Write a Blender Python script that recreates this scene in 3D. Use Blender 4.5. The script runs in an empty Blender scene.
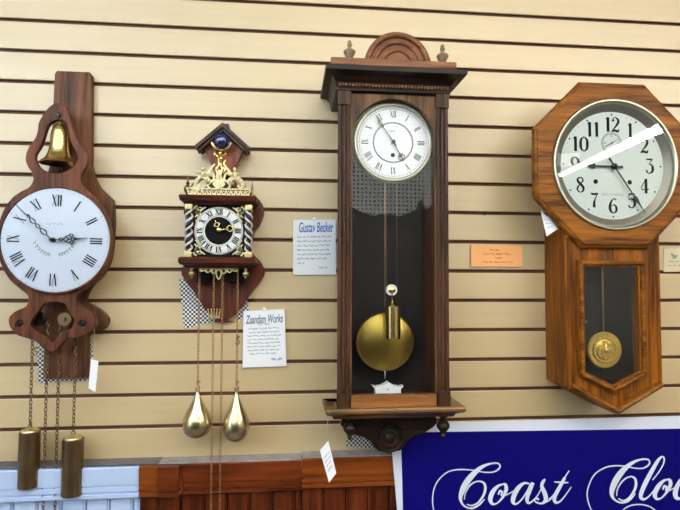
import bpy, bmesh, math, random
from mathutils import Vector, Matrix
random.seed(7)
sc = bpy.context.scene
COL = sc.collection
PI = math.pi

# ------------------------------------------------------------------ camera
CAM_D, CAM_Z, FPX = 1.3661, 1.4364, 540.0
yaw, pitch, roll = math.radians(5.652), math.radians(2.518), math.radians(0.191)
fw = Vector((math.sin(yaw)*math.cos(pitch), math.cos(yaw)*math.cos(pitch), math.sin(pitch)))
rt = Vector((math.cos(yaw), -math.sin(yaw), 0)); up = rt.cross(fw)
R2 = rt*math.cos(roll)+up*math.sin(roll); U2 = up*math.cos(roll)-rt*math.sin(roll)
cam = bpy.data.cameras.new('camera'); co = bpy.data.objects.new('camera', cam); COL.objects.link(co)
co.matrix_world = Matrix(((R2.x, U2.x, -fw.x, 0), (R2.y, U2.y, -fw.y, -CAM_D), (R2.z, U2.z, -fw.z, CAM_Z), (0, 0, 0, 1)))
cam.sensor_width = 36; cam.lens = 36*FPX/680; cam.clip_start = .05
sc.camera = co

def at(px, py, d=0.0):
    """point of the plane standing d metres in front of the slat wall"""
    v = R2*((px-340)/FPX) - U2*((py-255)/FPX) + fw
    t = (CAM_D-d)/v.y
    return Vector((v.x*t, -d, CAM_Z+v.z*t))
def XZ(pts, d): return [(p.x, p.z) for p in (at(x, y, d) for x, y in pts)]

# ------------------------------------------------------------------ materials
def nt(name):
    m = bpy.data.materials.new(name); m.use_nodes = True
    n = m.node_tree; b = n.nodes['Principled BSDF']
    return m, n, b
def lin(c):
    return tuple((v/255/12.92 if v/255 <= .04045 else ((v/255+.055)/1.055)**2.4) for v in c)+(1,)
def plain(name, rgb, rough=.5, metal=0, spec=.5, bump=0, bscale=60, coat=0, var=0):
    m, n, b = nt(name)
    b.inputs['Base Color'].default_value = lin(rgb); b.inputs['Roughness'].default_value = rough
    b.inputs['Metallic'].default_value = metal; b.inputs['Specular IOR Level'].default_value = spec
    b.inputs['Coat Weight'].default_value = coat; b.inputs['Coat Roughness'].default_value = .15
    if bump or var:
        tc = n.nodes.new('ShaderNodeTexCoord'); no = n.nodes.new('ShaderNodeTexNoise')
        no.inputs['Scale'].default_value = bscale; no.inputs['Detail'].default_value = 5
        n.links.new(tc.outputs['Object'], no.inputs['Vector'])
        if bump:
            bp = n.nodes.new('ShaderNodeBump'); bp.inputs['Strength'].default_value = bump; bp.inputs['Distance'].default_value = .002
            n.links.new(no.outputs['Fac'], bp.inputs['Height']); n.links.new(bp.outputs['Normal'], b.inputs['Normal'])
        if var:
            cr = n.nodes.new('ShaderNodeValToRGB'); c = lin(rgb)
            cr.color_ramp.elements[0].position = .3; cr.color_ramp.elements[1].position = .7
            cr.color_ramp.elements[0].color = tuple(v*(1-var) for v in c[:3])+(1,)
            cr.color_ramp.elements[1].color = tuple(min(1, v*(1+var)) for v in c[:3])+(1,)
            n.links.new(no.outputs['Fac'], cr.inputs['Fac']); n.links.new(cr.outputs['Color'], b.inputs['Base Color'])
    return m
def wood(name, dark, light, axis='z', scale=1.0, rough=.38, coat=.25, bump=.25):
    m, n, b = nt(name)
    tc = n.nodes.new('ShaderNodeTexCoord'); mp = n.nodes.new('ShaderNodeMapping')
    s = {'x': (3, 45, 45), 'y': (45, 3, 45), 'z': (45, 45, 3)}[axis]
    mp.inputs['Scale'].default_value = tuple(v*scale for v in s)
    n1 = n.nodes.new('ShaderNodeTexNoise'); n1.inputs['Scale'].default_value = 1.0; n1.inputs['Detail'].default_value = 6; n1.inputs['Distortion'].default_value = .8
    n2 = n.nodes.new('ShaderNodeTexNoise'); n2.inputs['Scale'].default_value = 5.0; n2.inputs['Detail'].default_value = 3
    ad = n.nodes.new('ShaderNodeMath'); ad.operation = 'MULTIPLY_ADD'; ad.inputs[1].default_value = .45
    cr = n.nodes.new('ShaderNodeValToRGB')
    cr.color_ramp.elements[0].position = .52; cr.color_ramp.elements[1].position = .92
    cr.color_ramp.elements[0].color = lin(dark); cr.color_ramp.elements[1].color = lin(light)
    L = n.links.new
    L(tc.outputs['Object'], mp.inputs['Vector']); L(mp.outputs['Vector'], n1.inputs['Vector']); L(mp.outputs['Vector'], n2.inputs['Vector'])
    L(n2.outputs['Fac'], ad.inputs[0]); L(n1.outputs['Fac'], ad.inputs[2]); L(ad.outputs[0], cr.inputs['Fac']); L(cr.outputs['Color'], b.inputs['Base Color'])
    bp = n.nodes.new('ShaderNodeBump'); bp.inputs['Strength'].default_value = bump; bp.inputs['Distance'].default_value = .001
    L(ad.outputs[0], bp.inputs['Height']); L(bp.outputs['Normal'], b.inputs['Normal'])
    b.inputs['Roughness'].default_value = rough; b.inputs['Coat Weight'].default_value = coat; b.inputs['Coat Roughness'].default_value = .2; b.inputs['Specular IOR Level'].default_value = .16
    return m
def glass(name, ior=1.5, tint=(1, 1, 1)):
    m = bpy.data.materials.new(name); m.use_nodes = True; n = m.node_tree; n.nodes.clear()
    o = n.nodes.new('ShaderNodeOutputMaterial'); mx = n.nodes.new('ShaderNodeMixShader'); fr = n.nodes.new('ShaderNodeFresnel'); fr.inputs['IOR'].default_value = ior
    t = n.nodes.new('ShaderNodeBsdfTransparent'); t.inputs['Color'].default_value = tint+(1,)
    g = n.nodes.new('ShaderNodeBsdfGlossy'); g.inputs['Roughness'].default_value = .012
    ge = n.nodes.new('ShaderNodeNewGeometry'); mi = n.nodes.new('ShaderNodeMix'); mi.data_type = 'FLOAT'
    mi.inputs[2].default_value = ior; mi.inputs[3].default_value = 1/ior      # same thin pane from either side
    n.links.new(ge.outputs['Backfacing'], mi.inputs[0]); n.links.new(mi.outputs[0], fr.inputs['IOR'])
    L = n.links.new; L(fr.outputs[0], mx.inputs[0]); L(t.outputs[0], mx.inputs[1]); L(g.outputs[0], mx.inputs[2]); L(mx.outputs[0], o.inputs[0])
    return m
def emit(name, rgb, strength):
    m, n, b = nt(name); b.inputs['Base Color'].default_value = lin(rgb)
    b.inputs['Emission Color'].default_value = lin(rgb); b.inputs['Emission Strength'].default_value = strength
    return m
def checker(name, size):
    m, n, b = nt(name)
    tc = n.nodes.new('ShaderNodeTexCoord'); mp = n.nodes.new('ShaderNodeMapping'); mp.inputs['Rotation'].default_value = (0, 0, 0)
    ck = n.nodes.new('ShaderNodeTexChecker'); ck.inputs['Scale'].default_value = 1/size
    ck.inputs['Color1'].default_value = lin((28, 28, 34)); ck.inputs['Color2'].default_value = lin((228, 226, 224))
    mp.inputs['Location'].default_value = (.0001, .0005, .0001)
    L = n.links.new; L(tc.outputs['Object'], mp.inputs['Vector']); L(mp.outputs['Vector'], ck.inputs['Vector']); L(ck.outputs['Color'], b.inputs['Base Color'])
    b.inputs['Roughness'].default_value = .5
    return m

M = {}
M['slat'] = None
def slat_mat():
    m, n, b = nt('slat laminate')
    tc = n.nodes.new('ShaderNodeTexCoord'); mp = n.nodes.new('ShaderNodeMapping'); mp.inputs['Scale'].default_value = (1.5, 30, 60)
    no = n.nodes.new('ShaderNodeTexNoise'); no.inputs['Scale'].default_value = 1.0; no.inputs['Detail'].default_value = 4
    cr = n.nodes.new('ShaderNodeValToRGB'); cr.color_ramp.elements[0].position = .3; cr.color_ramp.elements[1].position = .7
    cr.color_ramp.elements[0].color = lin((193, 168, 123)); cr.color_ramp.elements[1].color = lin((199, 174, 129))
    L = n.links.new
    L(tc.outputs['Object'], mp.inputs['Vector']); L(mp.outputs['Vector'], no.inputs['Vector']); L(no.outputs['Fac'], cr.inputs['Fac']); L(cr.outputs['Color'], b.inputs['Base Color'])
    b.inputs['Roughness'].default_value = .42; b.inputs['Specular IOR Level'].default_value = .9
    b.inputs['Coat Weight'].default_value = 1.0; b.inputs['Coat Roughness'].default_value = .4
    return m
M['slat'] = slat_mat()
M['groove'] = plain('groove', (90, 54, 34), .8)
M['walnut'] = wood('walnut', (36, 15, 7), (104, 58, 34), rough=.5, coat=0)
M['walnut_dark'] = wood('walnut dark', (40, 19, 9), (110, 70, 44), rough=.5, coat=0)
M['mahogany'] = wood('mahogany', (36, 14, 8), (88, 40, 25), 'x', rough=.45, coat=.03)
M['mahogany_v'] = wood('mahogany upright', (40, 16, 9), (98, 46, 28), rough=.45, coat=.03)
M['ebony'] = wood('old dark walnut', (14, 7, 4), (84, 52, 32), 'z', 1.2, .48, .06, .6)
M['ebony_x'] = wood('old dark walnut across', (10, 6, 4), (48, 31, 19), 'x', 1.2, .45, .1, .4)
M['crest'] = wood('worn reddish walnut', (70, 38, 22), (138, 90, 60), 'x', 1.0, .45, .08)
M['rail'] = wood('honey walnut', (92, 52, 22), (150, 98, 50), 'x', 1.0, .35, .3)
M['oak'] = wood('golden oak', (58, 28, 3), (146, 88, 22), 'x', 1.1, .48, .02, .35)
M['oak_v'] = wood('golden oak upright', (56, 27, 3), (142, 80, 12), 'z', 1.1, .48, .02, .35)
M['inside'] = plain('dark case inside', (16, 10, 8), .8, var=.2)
M['inside_grey'] = plain('dark grey case inside', (16, 18, 18), .8)
M['brass'] = plain('brass', (214, 188, 120), .26, 1, bump=.06)
M['brass_old'] = plain('old brass', (206, 188, 138), .42, 1, bump=.25, bscale=140, var=.25)
M['brass_bob'] = plain('satin brass', (206, 178, 88), .28, 1, bump=.12, bscale=22)
M['bronze'] = plain('bronze', (122, 100, 72), .4, 1, bump=.1, bscale=30, var=.15)
M['steel_chain'] = plain('dark chain', (96, 74, 58), .45, 1)
M['brass_chain'] = plain('brass chain', (138, 108, 74), .42, 1)
M['enamel_cool'] = plain('cool white enamel', (196, 206, 222), .3, spec=.4)
M['enamel'] = plain('white enamel', (236, 240, 244), .25, spec=.4)
M['cream_dial'] = plain('pale dial', (194, 206, 200), .5)
M['silver'] = plain('silvered ring', (222, 222, 218), .4, .25, bump=.1)
M['black'] = plain('black ink', (9, 9, 10), .85, spec=.15)
M['gilt'] = plain('pale gilt casting', (212, 200, 156), .5, .75, bump=.3, bscale=160, var=.3)
M['embossed'] = plain('embossed brass', (206, 178, 96), .4, .85, var=.15, bscale=120)
M['gable'] = wood('reddish gable', (92, 44, 30), (150, 84, 60), rough=.45, coat=.05)
M['blackmetal'] = plain('black metal', (20, 18, 18), .35, .5)
M['grey_ink'] = plain('grey ink', (128, 134, 138), .6)
M['green_ink'] = plain('green ink', (128, 146, 128), .6)
M['blue_ink'] = plain('blue ink', (52, 92, 168), .6)
M['body_ink'] = plain('handwriting ink', (120, 136, 158), .6)
M['dark_ink'] = plain('dark blue ink', (70, 84, 110), .6)
M['orange_ink'] = plain('brown ink', (196, 108, 60), .6)
M['cobalt'] = plain('cobalt glass ball', (18, 26, 78), .12, coat=1, var=.4, bscale=60)
M['paper'] = plain('white card', (246, 250, 252), .6)
M['paper_orange'] = plain('orange card', (246, 176, 112), .6, var=.06, bscale=20)
M['paper_cream'] = plain('cream card', (218, 206, 172), .6)
M['string'] = plain('pale string', (196, 176, 160), .8)
M['white_paint'] = plain('white paint', (186, 204, 236), .4, var=.02, bscale=8)
M['ebony_door'] = wood('weathered brown door', (34, 20, 11), (108, 74, 44), 'z', 1.0, .5, .04, .5)
M['bezel'] = plain('aged pale bezel', (172, 170, 150), .34, 1)
M['sleeve'] = plain('grey sleeve', (120, 118, 110), .4, .7)
M['finial'] = plain('pale turned wood', (128, 108, 80), .4, var=.2)
M['shelf'] = wood('shelf walnut', (58, 36, 18), (140, 98, 52), 'x', 1.0, .34, .3)
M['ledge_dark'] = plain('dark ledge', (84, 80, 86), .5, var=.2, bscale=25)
M['ledge'] = plain('dusty grey ledge', (150, 144, 142), .6, var=.25, bscale=25)
M['cherry'] = wood('red brown panelling', (56, 19, 5), (112, 48, 18), 'x', .8, .32, .4, .2)
M['cherry_v'] = wood('red brown beadboard', (50, 17, 5), (100, 42, 16), 'z', .8, .32, .4, .2)
M['orange_wood'] = wood('orange brown panelling', (90, 40, 10), (130, 64, 22), 'x', .8, .3, .5, .2)
M['banner_blue'] = plain('royal blue vinyl', (3, 0, 92), .55, spec=.1)
M['banner_white'] = plain('white vinyl', (214, 220, 236), .4)
M['glass'] = glass('door glass', 1.75)
M['dome'] = glass('dome glass', 1.5)
M['checker'] = checker('checkered card', .0052)
M['plaster'] = plain('plaster', (168, 164, 156), .8)
M['floor'] = plain('brown floor', (66, 54, 44), .5, var=.1, bscale=4)
M['tube'] = emit('lamp diffuser', (255, 252, 244), 60)
def pegboard_mat():
    m, n, b = nt('pegboard')
    tc = n.nodes.new('ShaderNodeTexCoord'); sp = n.nodes.new('ShaderNodeSeparateXYZ')
    L = n.links.new; L(tc.outputs['Object'], sp.inputs[0])
    sq = []
    for a in ('X', 'Z'):
        dv = n.nodes.new('ShaderNodeMath'); dv.operation = 'DIVIDE'; dv.inputs[1].default_value = .0275; L(sp.outputs[a], dv.inputs[0])
        f = n.nodes.new('ShaderNodeMath'); f.operation = 'FRACT'; L(dv.outputs[0], f.inputs[0])
        s = n.nodes.new('ShaderNodeMath'); s.operation = 'SUBTRACT'; s.inputs[1].default_value = .5; L(f.outputs[0], s.inputs[0])
        q = n.nodes.new('ShaderNodeMath'); q.operation = 'MULTIPLY'; L(s.outputs[0], q.inputs[0]); L(s.outputs[0], q.inputs[1]); sq.append(q)
    ad = n.nodes.new('ShaderNodeMath'); ad.operation = 'ADD'; L(sq[0].outputs[0], ad.inputs[0]); L(sq[1].outputs[0], ad.inputs[1])
    lt = n.nodes.new('ShaderNodeMath'); lt.operation = 'LESS_THAN'; lt.inputs[1].default_value = .07; L(ad.outputs[0], lt.inputs[0])
    mx = n.nodes.new('ShaderNodeMix'); mx.data_type = 'RGBA'; L(lt.outputs[0], mx.inputs['Factor'])
    mx.inputs['A'].default_value = lin((236, 242, 232)); mx.inputs['B'].default_value = lin((30, 28, 26)); L(mx.outputs['Result'], b.inputs['Base Color'])
    b.inputs['Roughness'].default_value = .6
    return m
M['pegboard'] = pegboard_mat()

# ------------------------------------------------------------------ objects
def finish(me, ang=35):
    bm = bmesh.new(); bm.from_mesh(me)
    bmesh.ops.remove_doubles(bm, verts=bm.verts, dist=2e-6)
    bmesh.ops.recalc_face_normals(bm, faces=bm.faces)
    for f in bm.faces: f.smooth = True
    for e in bm.edges:
        e.smooth = len(e.link_faces) == 2 and e.calc_face_angle(0) < math.radians(ang)
    bm.to_mesh(me); bm.free()
def tag(o, label=None, cat=None, group=None, kind=None):
    if label: o['label'] = label
    if cat: o['category'] = cat
    if group: o['group'] = group
    if kind: o['kind'] = kind
    return o
def wpos(o):
    v = Vector((0, 0, 0))
    while o: v += o.location; o = o.parent
    return v
def obj(name, bm, mat, parent=None, label=None, cat=None, group=None, kind=None, flat=False):
    me = bpy.data.meshes.new(name); bm.to_mesh(me); bm.free()
    for m in (mat if isinstance(mat, (list, tuple)) else [mat]): me.materials.append(m)
    if not flat: finish(me)
    wn = not flat
    xs = [v.co for v in me.vertices]
    c = Vector([(min(v[i] for v in xs)+max(v[i] for v in xs))/2 for i in range(3)])
    me.transform(Matrix.Translation(-c))
    o = bpy.data.objects.new(name, me); COL.objects.link(o)
    if parent: o.parent = parent; o.location = c-wpos(parent)
    else: o.location = c
    if wn: md = o.modifiers.new('normals', 'WEIGHTED_NORMAL'); md.keep_sharp = True; md.weight = 60
    return tag(o, label, cat, group, kind)
def empty(name, loc, label, cat, group=None):
    o = bpy.data.objects.new(name, None); COL.objects.link(o); o.location = loc; o.empty_display_size = .05
    return tag(o, label, cat, group)
def B(): return bmesh.new()

def box(bm, x0, x1, y0, y1, z0, z1, bev=0):
    r = bmesh.ops.create_cube(bm, size=1); vs = r['verts']
    for v in vs: v.co = Vector(((x0+x1)/2+v.co.x*(x1-x0), (y0+y1)/2+v.co.y*(y1-y0), (z0+z1)/2+v.co.z*(z1-z0)))
    if bev:
        es = list({e for v in vs for e in v.link_edges})
        bmesh.ops.bevel(bm, geom=es, offset=bev, segments=2, affect='EDGES', profile=.5)
    return bm
def loft(bm, rings, close=True, cap=True):
    R = [[bm.verts.new(p) for p in r] for r in rings]; n = len(R[0])
    for a, b in zip(R, R[1:]):
        for i in range(n if close else n-1):
            j = (i+1) % n
            bm.faces.new((a[i], a[j], b[j], b[i]))
    if cap: bm.faces.new(R[0]); bm.faces.new(R[-1][::-1])
    return bm
def stack(bm, xc, secs, yback=0.0):
    """rectangular mouldings against the wall: (z, half width, depth)"""
    return loft(bm, [[(xc-h, yback, z), (xc-h, -d, z), (xc+h, -d, z), (xc+h, yback, z)] for z, h, d in secs])
def lathe(bm, prof, o, axis='z', n=28, cap=True):
    o = Vector(o); rings = []
    for r, t in prof:
        ring = []
        for i in range(n):
            a = 2*PI*i/n; c, s = math.cos(a)*max(r, 1e-5), math.sin(a)*max(r, 1e-5)
            ring.append(o+(Vector((c, s, t)) if axis == 'z' else Vector((c, -t, s)) if axis == 'y' else Vector((t, c, s))))
        rings.append(ring)
    return loft(bm, rings, True, cap)
def disc(bm, c, r, d0, d1, n=64, bev=.001):
    """flat round plate, axis towards the viewer, from depth d0 to d1"""
    return lathe(bm, [(r, d0), (r, d1-bev), (r-bev, d1)], (c[0], 0, c[1]), 'y', n)
def ring(bm, c, prof, n=72):
    """closed profile (radius, depth) turned about the viewing axis"""
    prof = list(prof)+[prof[0]]
    return lathe(bm, prof, (c[0], 0, c[1]), 'y', n, False)
def ball(bm, c, r, sx=1, sy=1, sz=1, u=16, v=10):
    g = bmesh.ops.create_uvsphere(bm, u_segments=u, v_segments=v, radius=r)
    for w in g['verts']: w.co = Vector((w.co.x*sx, w.co.y*sy, w.co.z*sz))+Vector(c)
    return bm
def catmull(pts, n=6, closed=False):
    P = [Vector(p) for p in pts]; m = len(P); out = []
    for i in range(m if closed else m-1):
        a, b, c, d = (P[(i-1) % m], P[i], P[(i+1) % m], P[(i+2) % m]) if closed else (P[max(i-1, 0)], P[i], P[i+1], P[min(i+2, m-1)])
        for k in range(n):
            t = k/n
            out.append(.5*((2*b)+(c-a)*t+(2*a-5*b+4*c-d)*t*t+(3*b-a-3*c+d)*t**3))
    if not closed: out.append(P[-1])
    return out
def tube(bm, pts, r, n=8, smooth=0):
    P = [Vector(p) for p in pts]
    rad = list(r) if isinstance(r, (list, tuple)) else [r]*len(P)
    if smooth:
        Q = catmull([(*p, q) for p, q in zip(P, rad)], smooth) if False else None
        pp = catmull(P, smooth); k = len(P)-1
        rr = []
        for i in range(len(pp)):
            t = i/smooth; a = min(int(t), k-1); rr.append(rad[a]+(rad[a+1]-rad[a])*(t-a))
        P, rad = pp, rr
    rings = []; ref = None
    for i, p in enumerate(P):
        t = (P[min(i+1, len(P)-1)]-P[max(i-1, 0)]).normalized()
        if ref is None: ref = t.orthogonal().normalized()
        ref = (ref-t*ref.dot(t)).normalized(); b = t.cross(ref)
        rings.append([p+(ref*math.cos(2*PI*k/n)+b*math.sin(2*PI*k/n))*rad[i] for k in range(n)])
    return loft(bm, rings)
def ribbon(bm, pts, w, f, th=.0, smooth=6, closed=False):
    """stroke of varying width in a 2-D frame, put in space by f(u, v, h)"""
    P = [Vector((p[0], p[1])) for p in pts]
    W = list(w) if isinstance(w, (list, tuple)) else [w]*len(P)
    if smooth:
        Q = catmull([(p.x, p.y, q) for p, q in zip(P, W)], smooth, closed)
        P = [Vector((q.x, q.y)) for q in Q]; W = [max(q.z, 1e-5) for q in Q]
    n = len(P); L = []
    for i in range(n):
        a = P[(i-1) % n] if closed else P[max(i-1, 0)]; b = P[(i+1) % n] if closed else P[min(i+1, n-1)]
        t = (b-a); t = t.normalized() if t.length > 1e-9 else Vector((1, 0)); nn = Vector((-t.y, t.x))*W[i]/2
        l, r = P[i]+nn, P[i]-nn
        if th: L.append([bm.verts.new(f(l.x, l.y, th)), bm.verts.new(f(r.x, r.y, th)), bm.verts.new(f(r.x, r.y, 0)), bm.verts.new(f(l.x, l.y, 0))])
        else: L.append([bm.verts.new(f(l.x, l.y, 0)), bm.verts.new(f(r.x, r.y, 0))])
    for i in range(n if closed else n-1):
        a, b = L[i], L[(i+1) % n]
        if th:
            for k in range(4): bm.faces.new((a[k], a[(k+1) % 4], b[(k+1) % 4], b[k]))
        else: bm.faces.new((a[0], a[1], b[1], b[0]))
    if th and not closed: bm.faces.new(L[0][::-1]); bm.faces.new(L[-1])
    return bm
def plate(bm, outlines, d0, d1, bev=.0):
    """flat board with holes between depths d0 and d1; outlines are (x, z) loops, the first outside"""
    cu = bpy.data.curves.new('tmp', 'CURVE'); cu.dimensions = '2D'; cu.fill_mode = 'BOTH'
    for ol in outlines:
        s = cu.splines.new('POLY'); s.points.add(len(ol)-1); s.use_cyclic_u = True
        for p, q in zip(s.points, ol): p.co = (q[0], q[1], 0, 1)
    cu.extrude = (d1-d0)/2-bev; cu.bevel_depth = bev; cu.bevel_resolution = 2; cu.offset = -bev
    me = curve_mesh(cu)
    me.transform(Matrix(((1, 0, 0, 0), (0, 0, -1, -(d0+d1)/2), (0, 1, 0, 0), (0, 0, 0, 1))))
    bm.from_mesh(me); bpy.data.meshes.remove(me)
    return bm
def curve_mesh(cu):
    o = bpy.data.objects.new('tmp', cu); COL.objects.link(o)
    dg = bpy.context.evaluated_depsgraph_get(); me = bpy.data.meshes.new_from_object(o.evaluated_get(dg))
    bpy.data.objects.remove(o); bpy.data.curves.remove(cu)
    return me
def text(bm, s, c, size, d, shear=0, sx=1, offset=0):
    cu = bpy.data.curves.new('tmp', 'FONT'); cu.body = s; cu.size = size; cu.align_x = 'CENTER'; cu.align_y = 'CENTER'; cu.shear = shear; cu.offset = offset
    me = curve_mesh(cu)
    me.transform(Matrix(((sx, 0, 0, c[0]), (0, 0, -1, -d), (0, 1, 0, c[1]), (0, 0, 0, 1))))
    bm.from_mesh(me); bpy.data.meshes.remove(me)
    return bm
def flatf(c, d, ang=0, s=1.0):
    """2-D frame on a plane parallel to the wall, turned clockwise by ang"""
    ca, sa = math.cos(ang)*s, math.sin(ang)*s
    return lambda u, v, h=0: Vector((c[0]+u*ca+v*sa, -(d+h), c[1]-u*sa+v*ca))
def mirror(pts, xc): return pts+[(2*xc-x, z) for x, z in reversed(pts)]
def circle(c, r, n=48, a0=0, a1=2*PI):
    return [(c[0]+r*math.cos(a0+(a1-a0)*i/n), c[1]+r*math.sin(a0+(a1-a0)*i/n)) for i in range(n)]

ROMAN = ['XII', 'I', 'II', 'III', 'IIII', 'V', 'VI', 'VII', 'VIII', 'IX', 'X', 'XI']
def roman(bm, s, f, h, thick, thin, gap, serif=True, flip=False):
    wd = {'I': gap, 'V': gap*2.2, 'X': gap*2.2}
    tot = sum(wd[c] for c in s); x = -tot/2
    for c in s:
        m = x+wd[c]/2; q = wd[c]*.36
        if c == 'I': ribbon(bm, [(m, -h/2), (m, h/2)], thick, f, smooth=0)
        if c == 'V':
            ribbon(bm, [(m-q, h/2), (m, -h/2)], thick, f, smooth=0); ribbon(bm, [(m+q, h/2), (m, -h/2)], thin, f, smooth=0)
        if c == 'X':
            ribbon(bm, [(m-q, h/2), (m+q, -h/2)], thick, f, smooth=0); ribbon(bm, [(m+q, h/2), (m-q, -h/2)], thin, f, smooth=0)
        x += wd[c]
    if serif:
        for v in (-h/2, h/2): ribbon(bm, [(-tot/2, v), (tot/2, v)], thin*.6, f, smooth=0)
def dial_numerals(par, c, d, rc, h, thick, thin, gap, tilt=0, serif=True):
    for i, s in enumerate(ROMAN):
        a = i*PI/6+tilt; bm = B()
        roman(bm, s, flatf((c[0]+rc*math.sin(a), c[1]+rc*math.cos(a)), d, a), h, thick, thin, gap, serif)
        obj('numeral', bm, M['black'], par, flat=True)
def ticks(bm, c, d, r0, r1, w, n=60, every=5, w2=None, dot=False, tilt=0):
    for i in range(n):
        a = 2*PI*i/n+tilt; f = flatf(c, d, a)
        ribbon(bm, [(0, r0), (0, r1)], (w2 or w) if i % every == 0 else w, f, smooth=0)
def circ_line(bm, c, d, r, w, n=64):
    ribbon(bm, circle((0, 0), r, n), w, flatf(c, d), smooth=0, closed=True)
def chain(bm, p0, p1, pitch=.0062, rl=.0042, rw=.0026, wire=.0009):
    p0, p1 = Vector(p0), Vector(p1); n = max(2, int((p1-p0).length/pitch)); dirv = (p1-p0).normalized()
    ex = Vector((1, 0, 0)); ex = (ex-dirv*ex.dot(dirv)).normalized(); ey = dirv.cross(ex)
    for k in range(n):
        c = p0+(p1-p0)*((k+.5)/n); a = math.radians(35 if k % 2 else 125); ax = ex*math.cos(a)+ey*math.sin(a)
        az = dirv.cross(ax); N, Mi = 8, 4; rings = []
        for i in range(N):
            t = 2*PI*i/N; q = dirv*math.cos(t)*rl+ax*math.sin(t)*rw; o = q.normalized()
            rings.append([c+q+(o*math.cos(2*PI*j/Mi)+az*math.sin(2*PI*j/Mi))*wire for j in range(Mi)])
        loft(bm, rings+[rings[0]], True, False)
    return bm
def hook(bm, p, r, wire):
    """small S hook hanging from p"""
    p = Vector(p); pts = [p+Vector((r*math.sin(a)*(1 if s else -1), 0, z)) for s, a, z in
        [(1, 2.6, r*.2), (1, 1.6, r*.9), (1, .4, r*.9*1.2), (0, .4, r*.2), (0, .0, -r*.6), (1, .6, -r*1.0), (1, 1.2, -r*1.8), (1, .4, -r*2.6), (0, .6, -r*2.4), (0, 1.2, -r*1.7)]]
    return tube(bm, pts, wire, 6, 4)

# ------------------------------------------------------------------ setting
S = 'structure'
PITCH, Z0, ZB = .0762, 2.067, 1.002
XL, XR = -2.6, 4.6
bm = B()
k = 14
for k in range(-10, 15):
    zt = Z0-k*PITCH-.0045; zb = Z0-(k+1)*PITCH+.0045
    if k == -10: zt += .05
    if k == 14: continue
    b1 = .0014
    if k == 13: zb = ZB-.01
    loft(bm, [[(x, .004, zt), (x, b1*.6, zt), (x, 0, zt-b1), (x, 0, zb+b1), (x, b1*.6, zb), (x, .004, zb), (x, .009, zb+.003), (x, .009, zt-.003)] for x in (XL, XR)])
obj('wall_back', bm, M['slat'], kind=S, flat=True)
obj('trim_1', box(B(), XL, XR, .009, .03, ZB-.02, 2.87), M['groove'], kind=S)
obj('wall_back_lower', box(B(), XL, XR, .0, .03, 0, ZB-.02), M['plaster'], kind=S)
obj('floor', box(B(), XL, XR, -9, .03, -.05, 0), M['floor'], kind=S)
obj('ceiling', box(B(), XL, XR, -9, .03, 2.85, 2.9), M['plaster'], kind=S)
obj('wall_left', box(B(), XL-.05, XL, -9, .03, 0, 2.9), M['plaster'], kind=S)
obj('wall_right', box(B(), XR, XR+.05, -9, .03, 0, 2.9), M['plaster'], kind=S)
obj('wall_front', box(B(), XL, XR, -9.05, -9, 0, 2.9), M['plaster'], kind=S)
obj('wall_aisle', box(B(), XL+.01, 1.02, -2.46, -2.42, 1.55, 2.6), M['pegboard'], kind=S)
def mirrored(px, py, y=-2.36):                   # where a spot seen in the tall clock's glass stands in the room
    g = at(px, py, .1355); k = (-y-.1355)/(CAM_D-.1355); return (g.x+g.x*k, g.z+(g.z-CAM_Z)*k)
sk = [mirrored(x, y) for x, y in [(353, 208), (362, 212), (374, 216), (380, 214), (386, 213), (393, 214.5), (400, 216.5), (408, 213), (415, 210), (418.5, 207), (420, 200), (422.5, 198.5), (424, 206), (427, 211), (431, 206.5), (434, 212), (440, 214)]]
obj('silhouette_panel', plate(B(), [[(XL+.01, .0), (1.02, 0), (1.02, sk[-1][1])]+sk[::-1]+[(XL+.01, sk[0][1])]], 2.36, 2.415), M['inside'], kind=S)  # added dark panel, top cut as the person's silhouette reflected in the door glass

def wainscot(name, x0, x1, mr, mb, top, face=.05, lines=(0, 1), boards=7, cap=True):
    z = top; y = -face
    prof = [(0.0, z), (y+.003, z), (y, z-.003), (y, z-.041), (y+.004, z-.0425), (y+.004, z-.0445), (y, z-.046), (y, z-.056), (y+.005, z-.0585), (y+.005, z-.061), (y+.001, z-.063), (y+.001, z-.070), (y+.014, z-.077), (0, z-.077)]
    o = obj(name, loft(B(), [[(x, p, q) for p, q in prof] for x in (x0, x1)]), mr, kind=S)
    bm = B(); w = .0535; x = x0
    while x < x1-.004:
        e = min(x+w, x1); loft(bm, [[(x+.0005, -.02, zz), (x+.0018, -(face-.017), zz), (e-.007, -(face-.017), zz), (e-.0055, -(face-.02), zz), (e-.004, -(face-.017), zz), (e-.0018, -(face-.017), zz), (e-.0005, -.02, zz)] for zz in (.1, z-.076)]); x = e
    obj(name.replace('trim', 'trim')+'_boards', bm, mb, kind=S)
    return o
xa = at(139.5, 475, .05).x; xb = at(158.5, 475, .05).x; xc_ = at(181, 475, .05).x; xd = at(302, 475, .05).x
wainscot('trim_2', XL, xa-.0005, M['white_paint'], M['white_paint'], ZB-.004)
wainscot('trim_3', xa, xb-.0006, M['orange_wood'], M['cherry_v'], ZB-.002, .056)
wainscot('trim_4', xb, xc_-.003, M['cherry'], M['cherry_v'], ZB-.002, .062)
wainscot('trim_5', xc_, xd-.0008, M['cherry'], M['cherry_v'], ZB-.001)
wainscot('trim_6', xd, XR, M['orange_wood'], M['cherry_v'], ZB+.003, .050)
bm = B()                                                      # rounded glossy end of the panelling
tube(bm, [(xc_-.002, -.05, ZB-.003), (xc_-.002, -.05, ZB-.05)], .006, 12); tube(bm, [(xc_-.002, -.05, ZB-.05), (xc_+.003, -.048, ZB-.06), (xc_-.004, -.05, ZB-.068), (xc_-.008, -.046, ZB-.08)], .006, 12, 4)
obj('trim_7', bm, M['cherry'], kind=S)
bm = B()                                                      # grey ledge strip lying on top of the panelling
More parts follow.
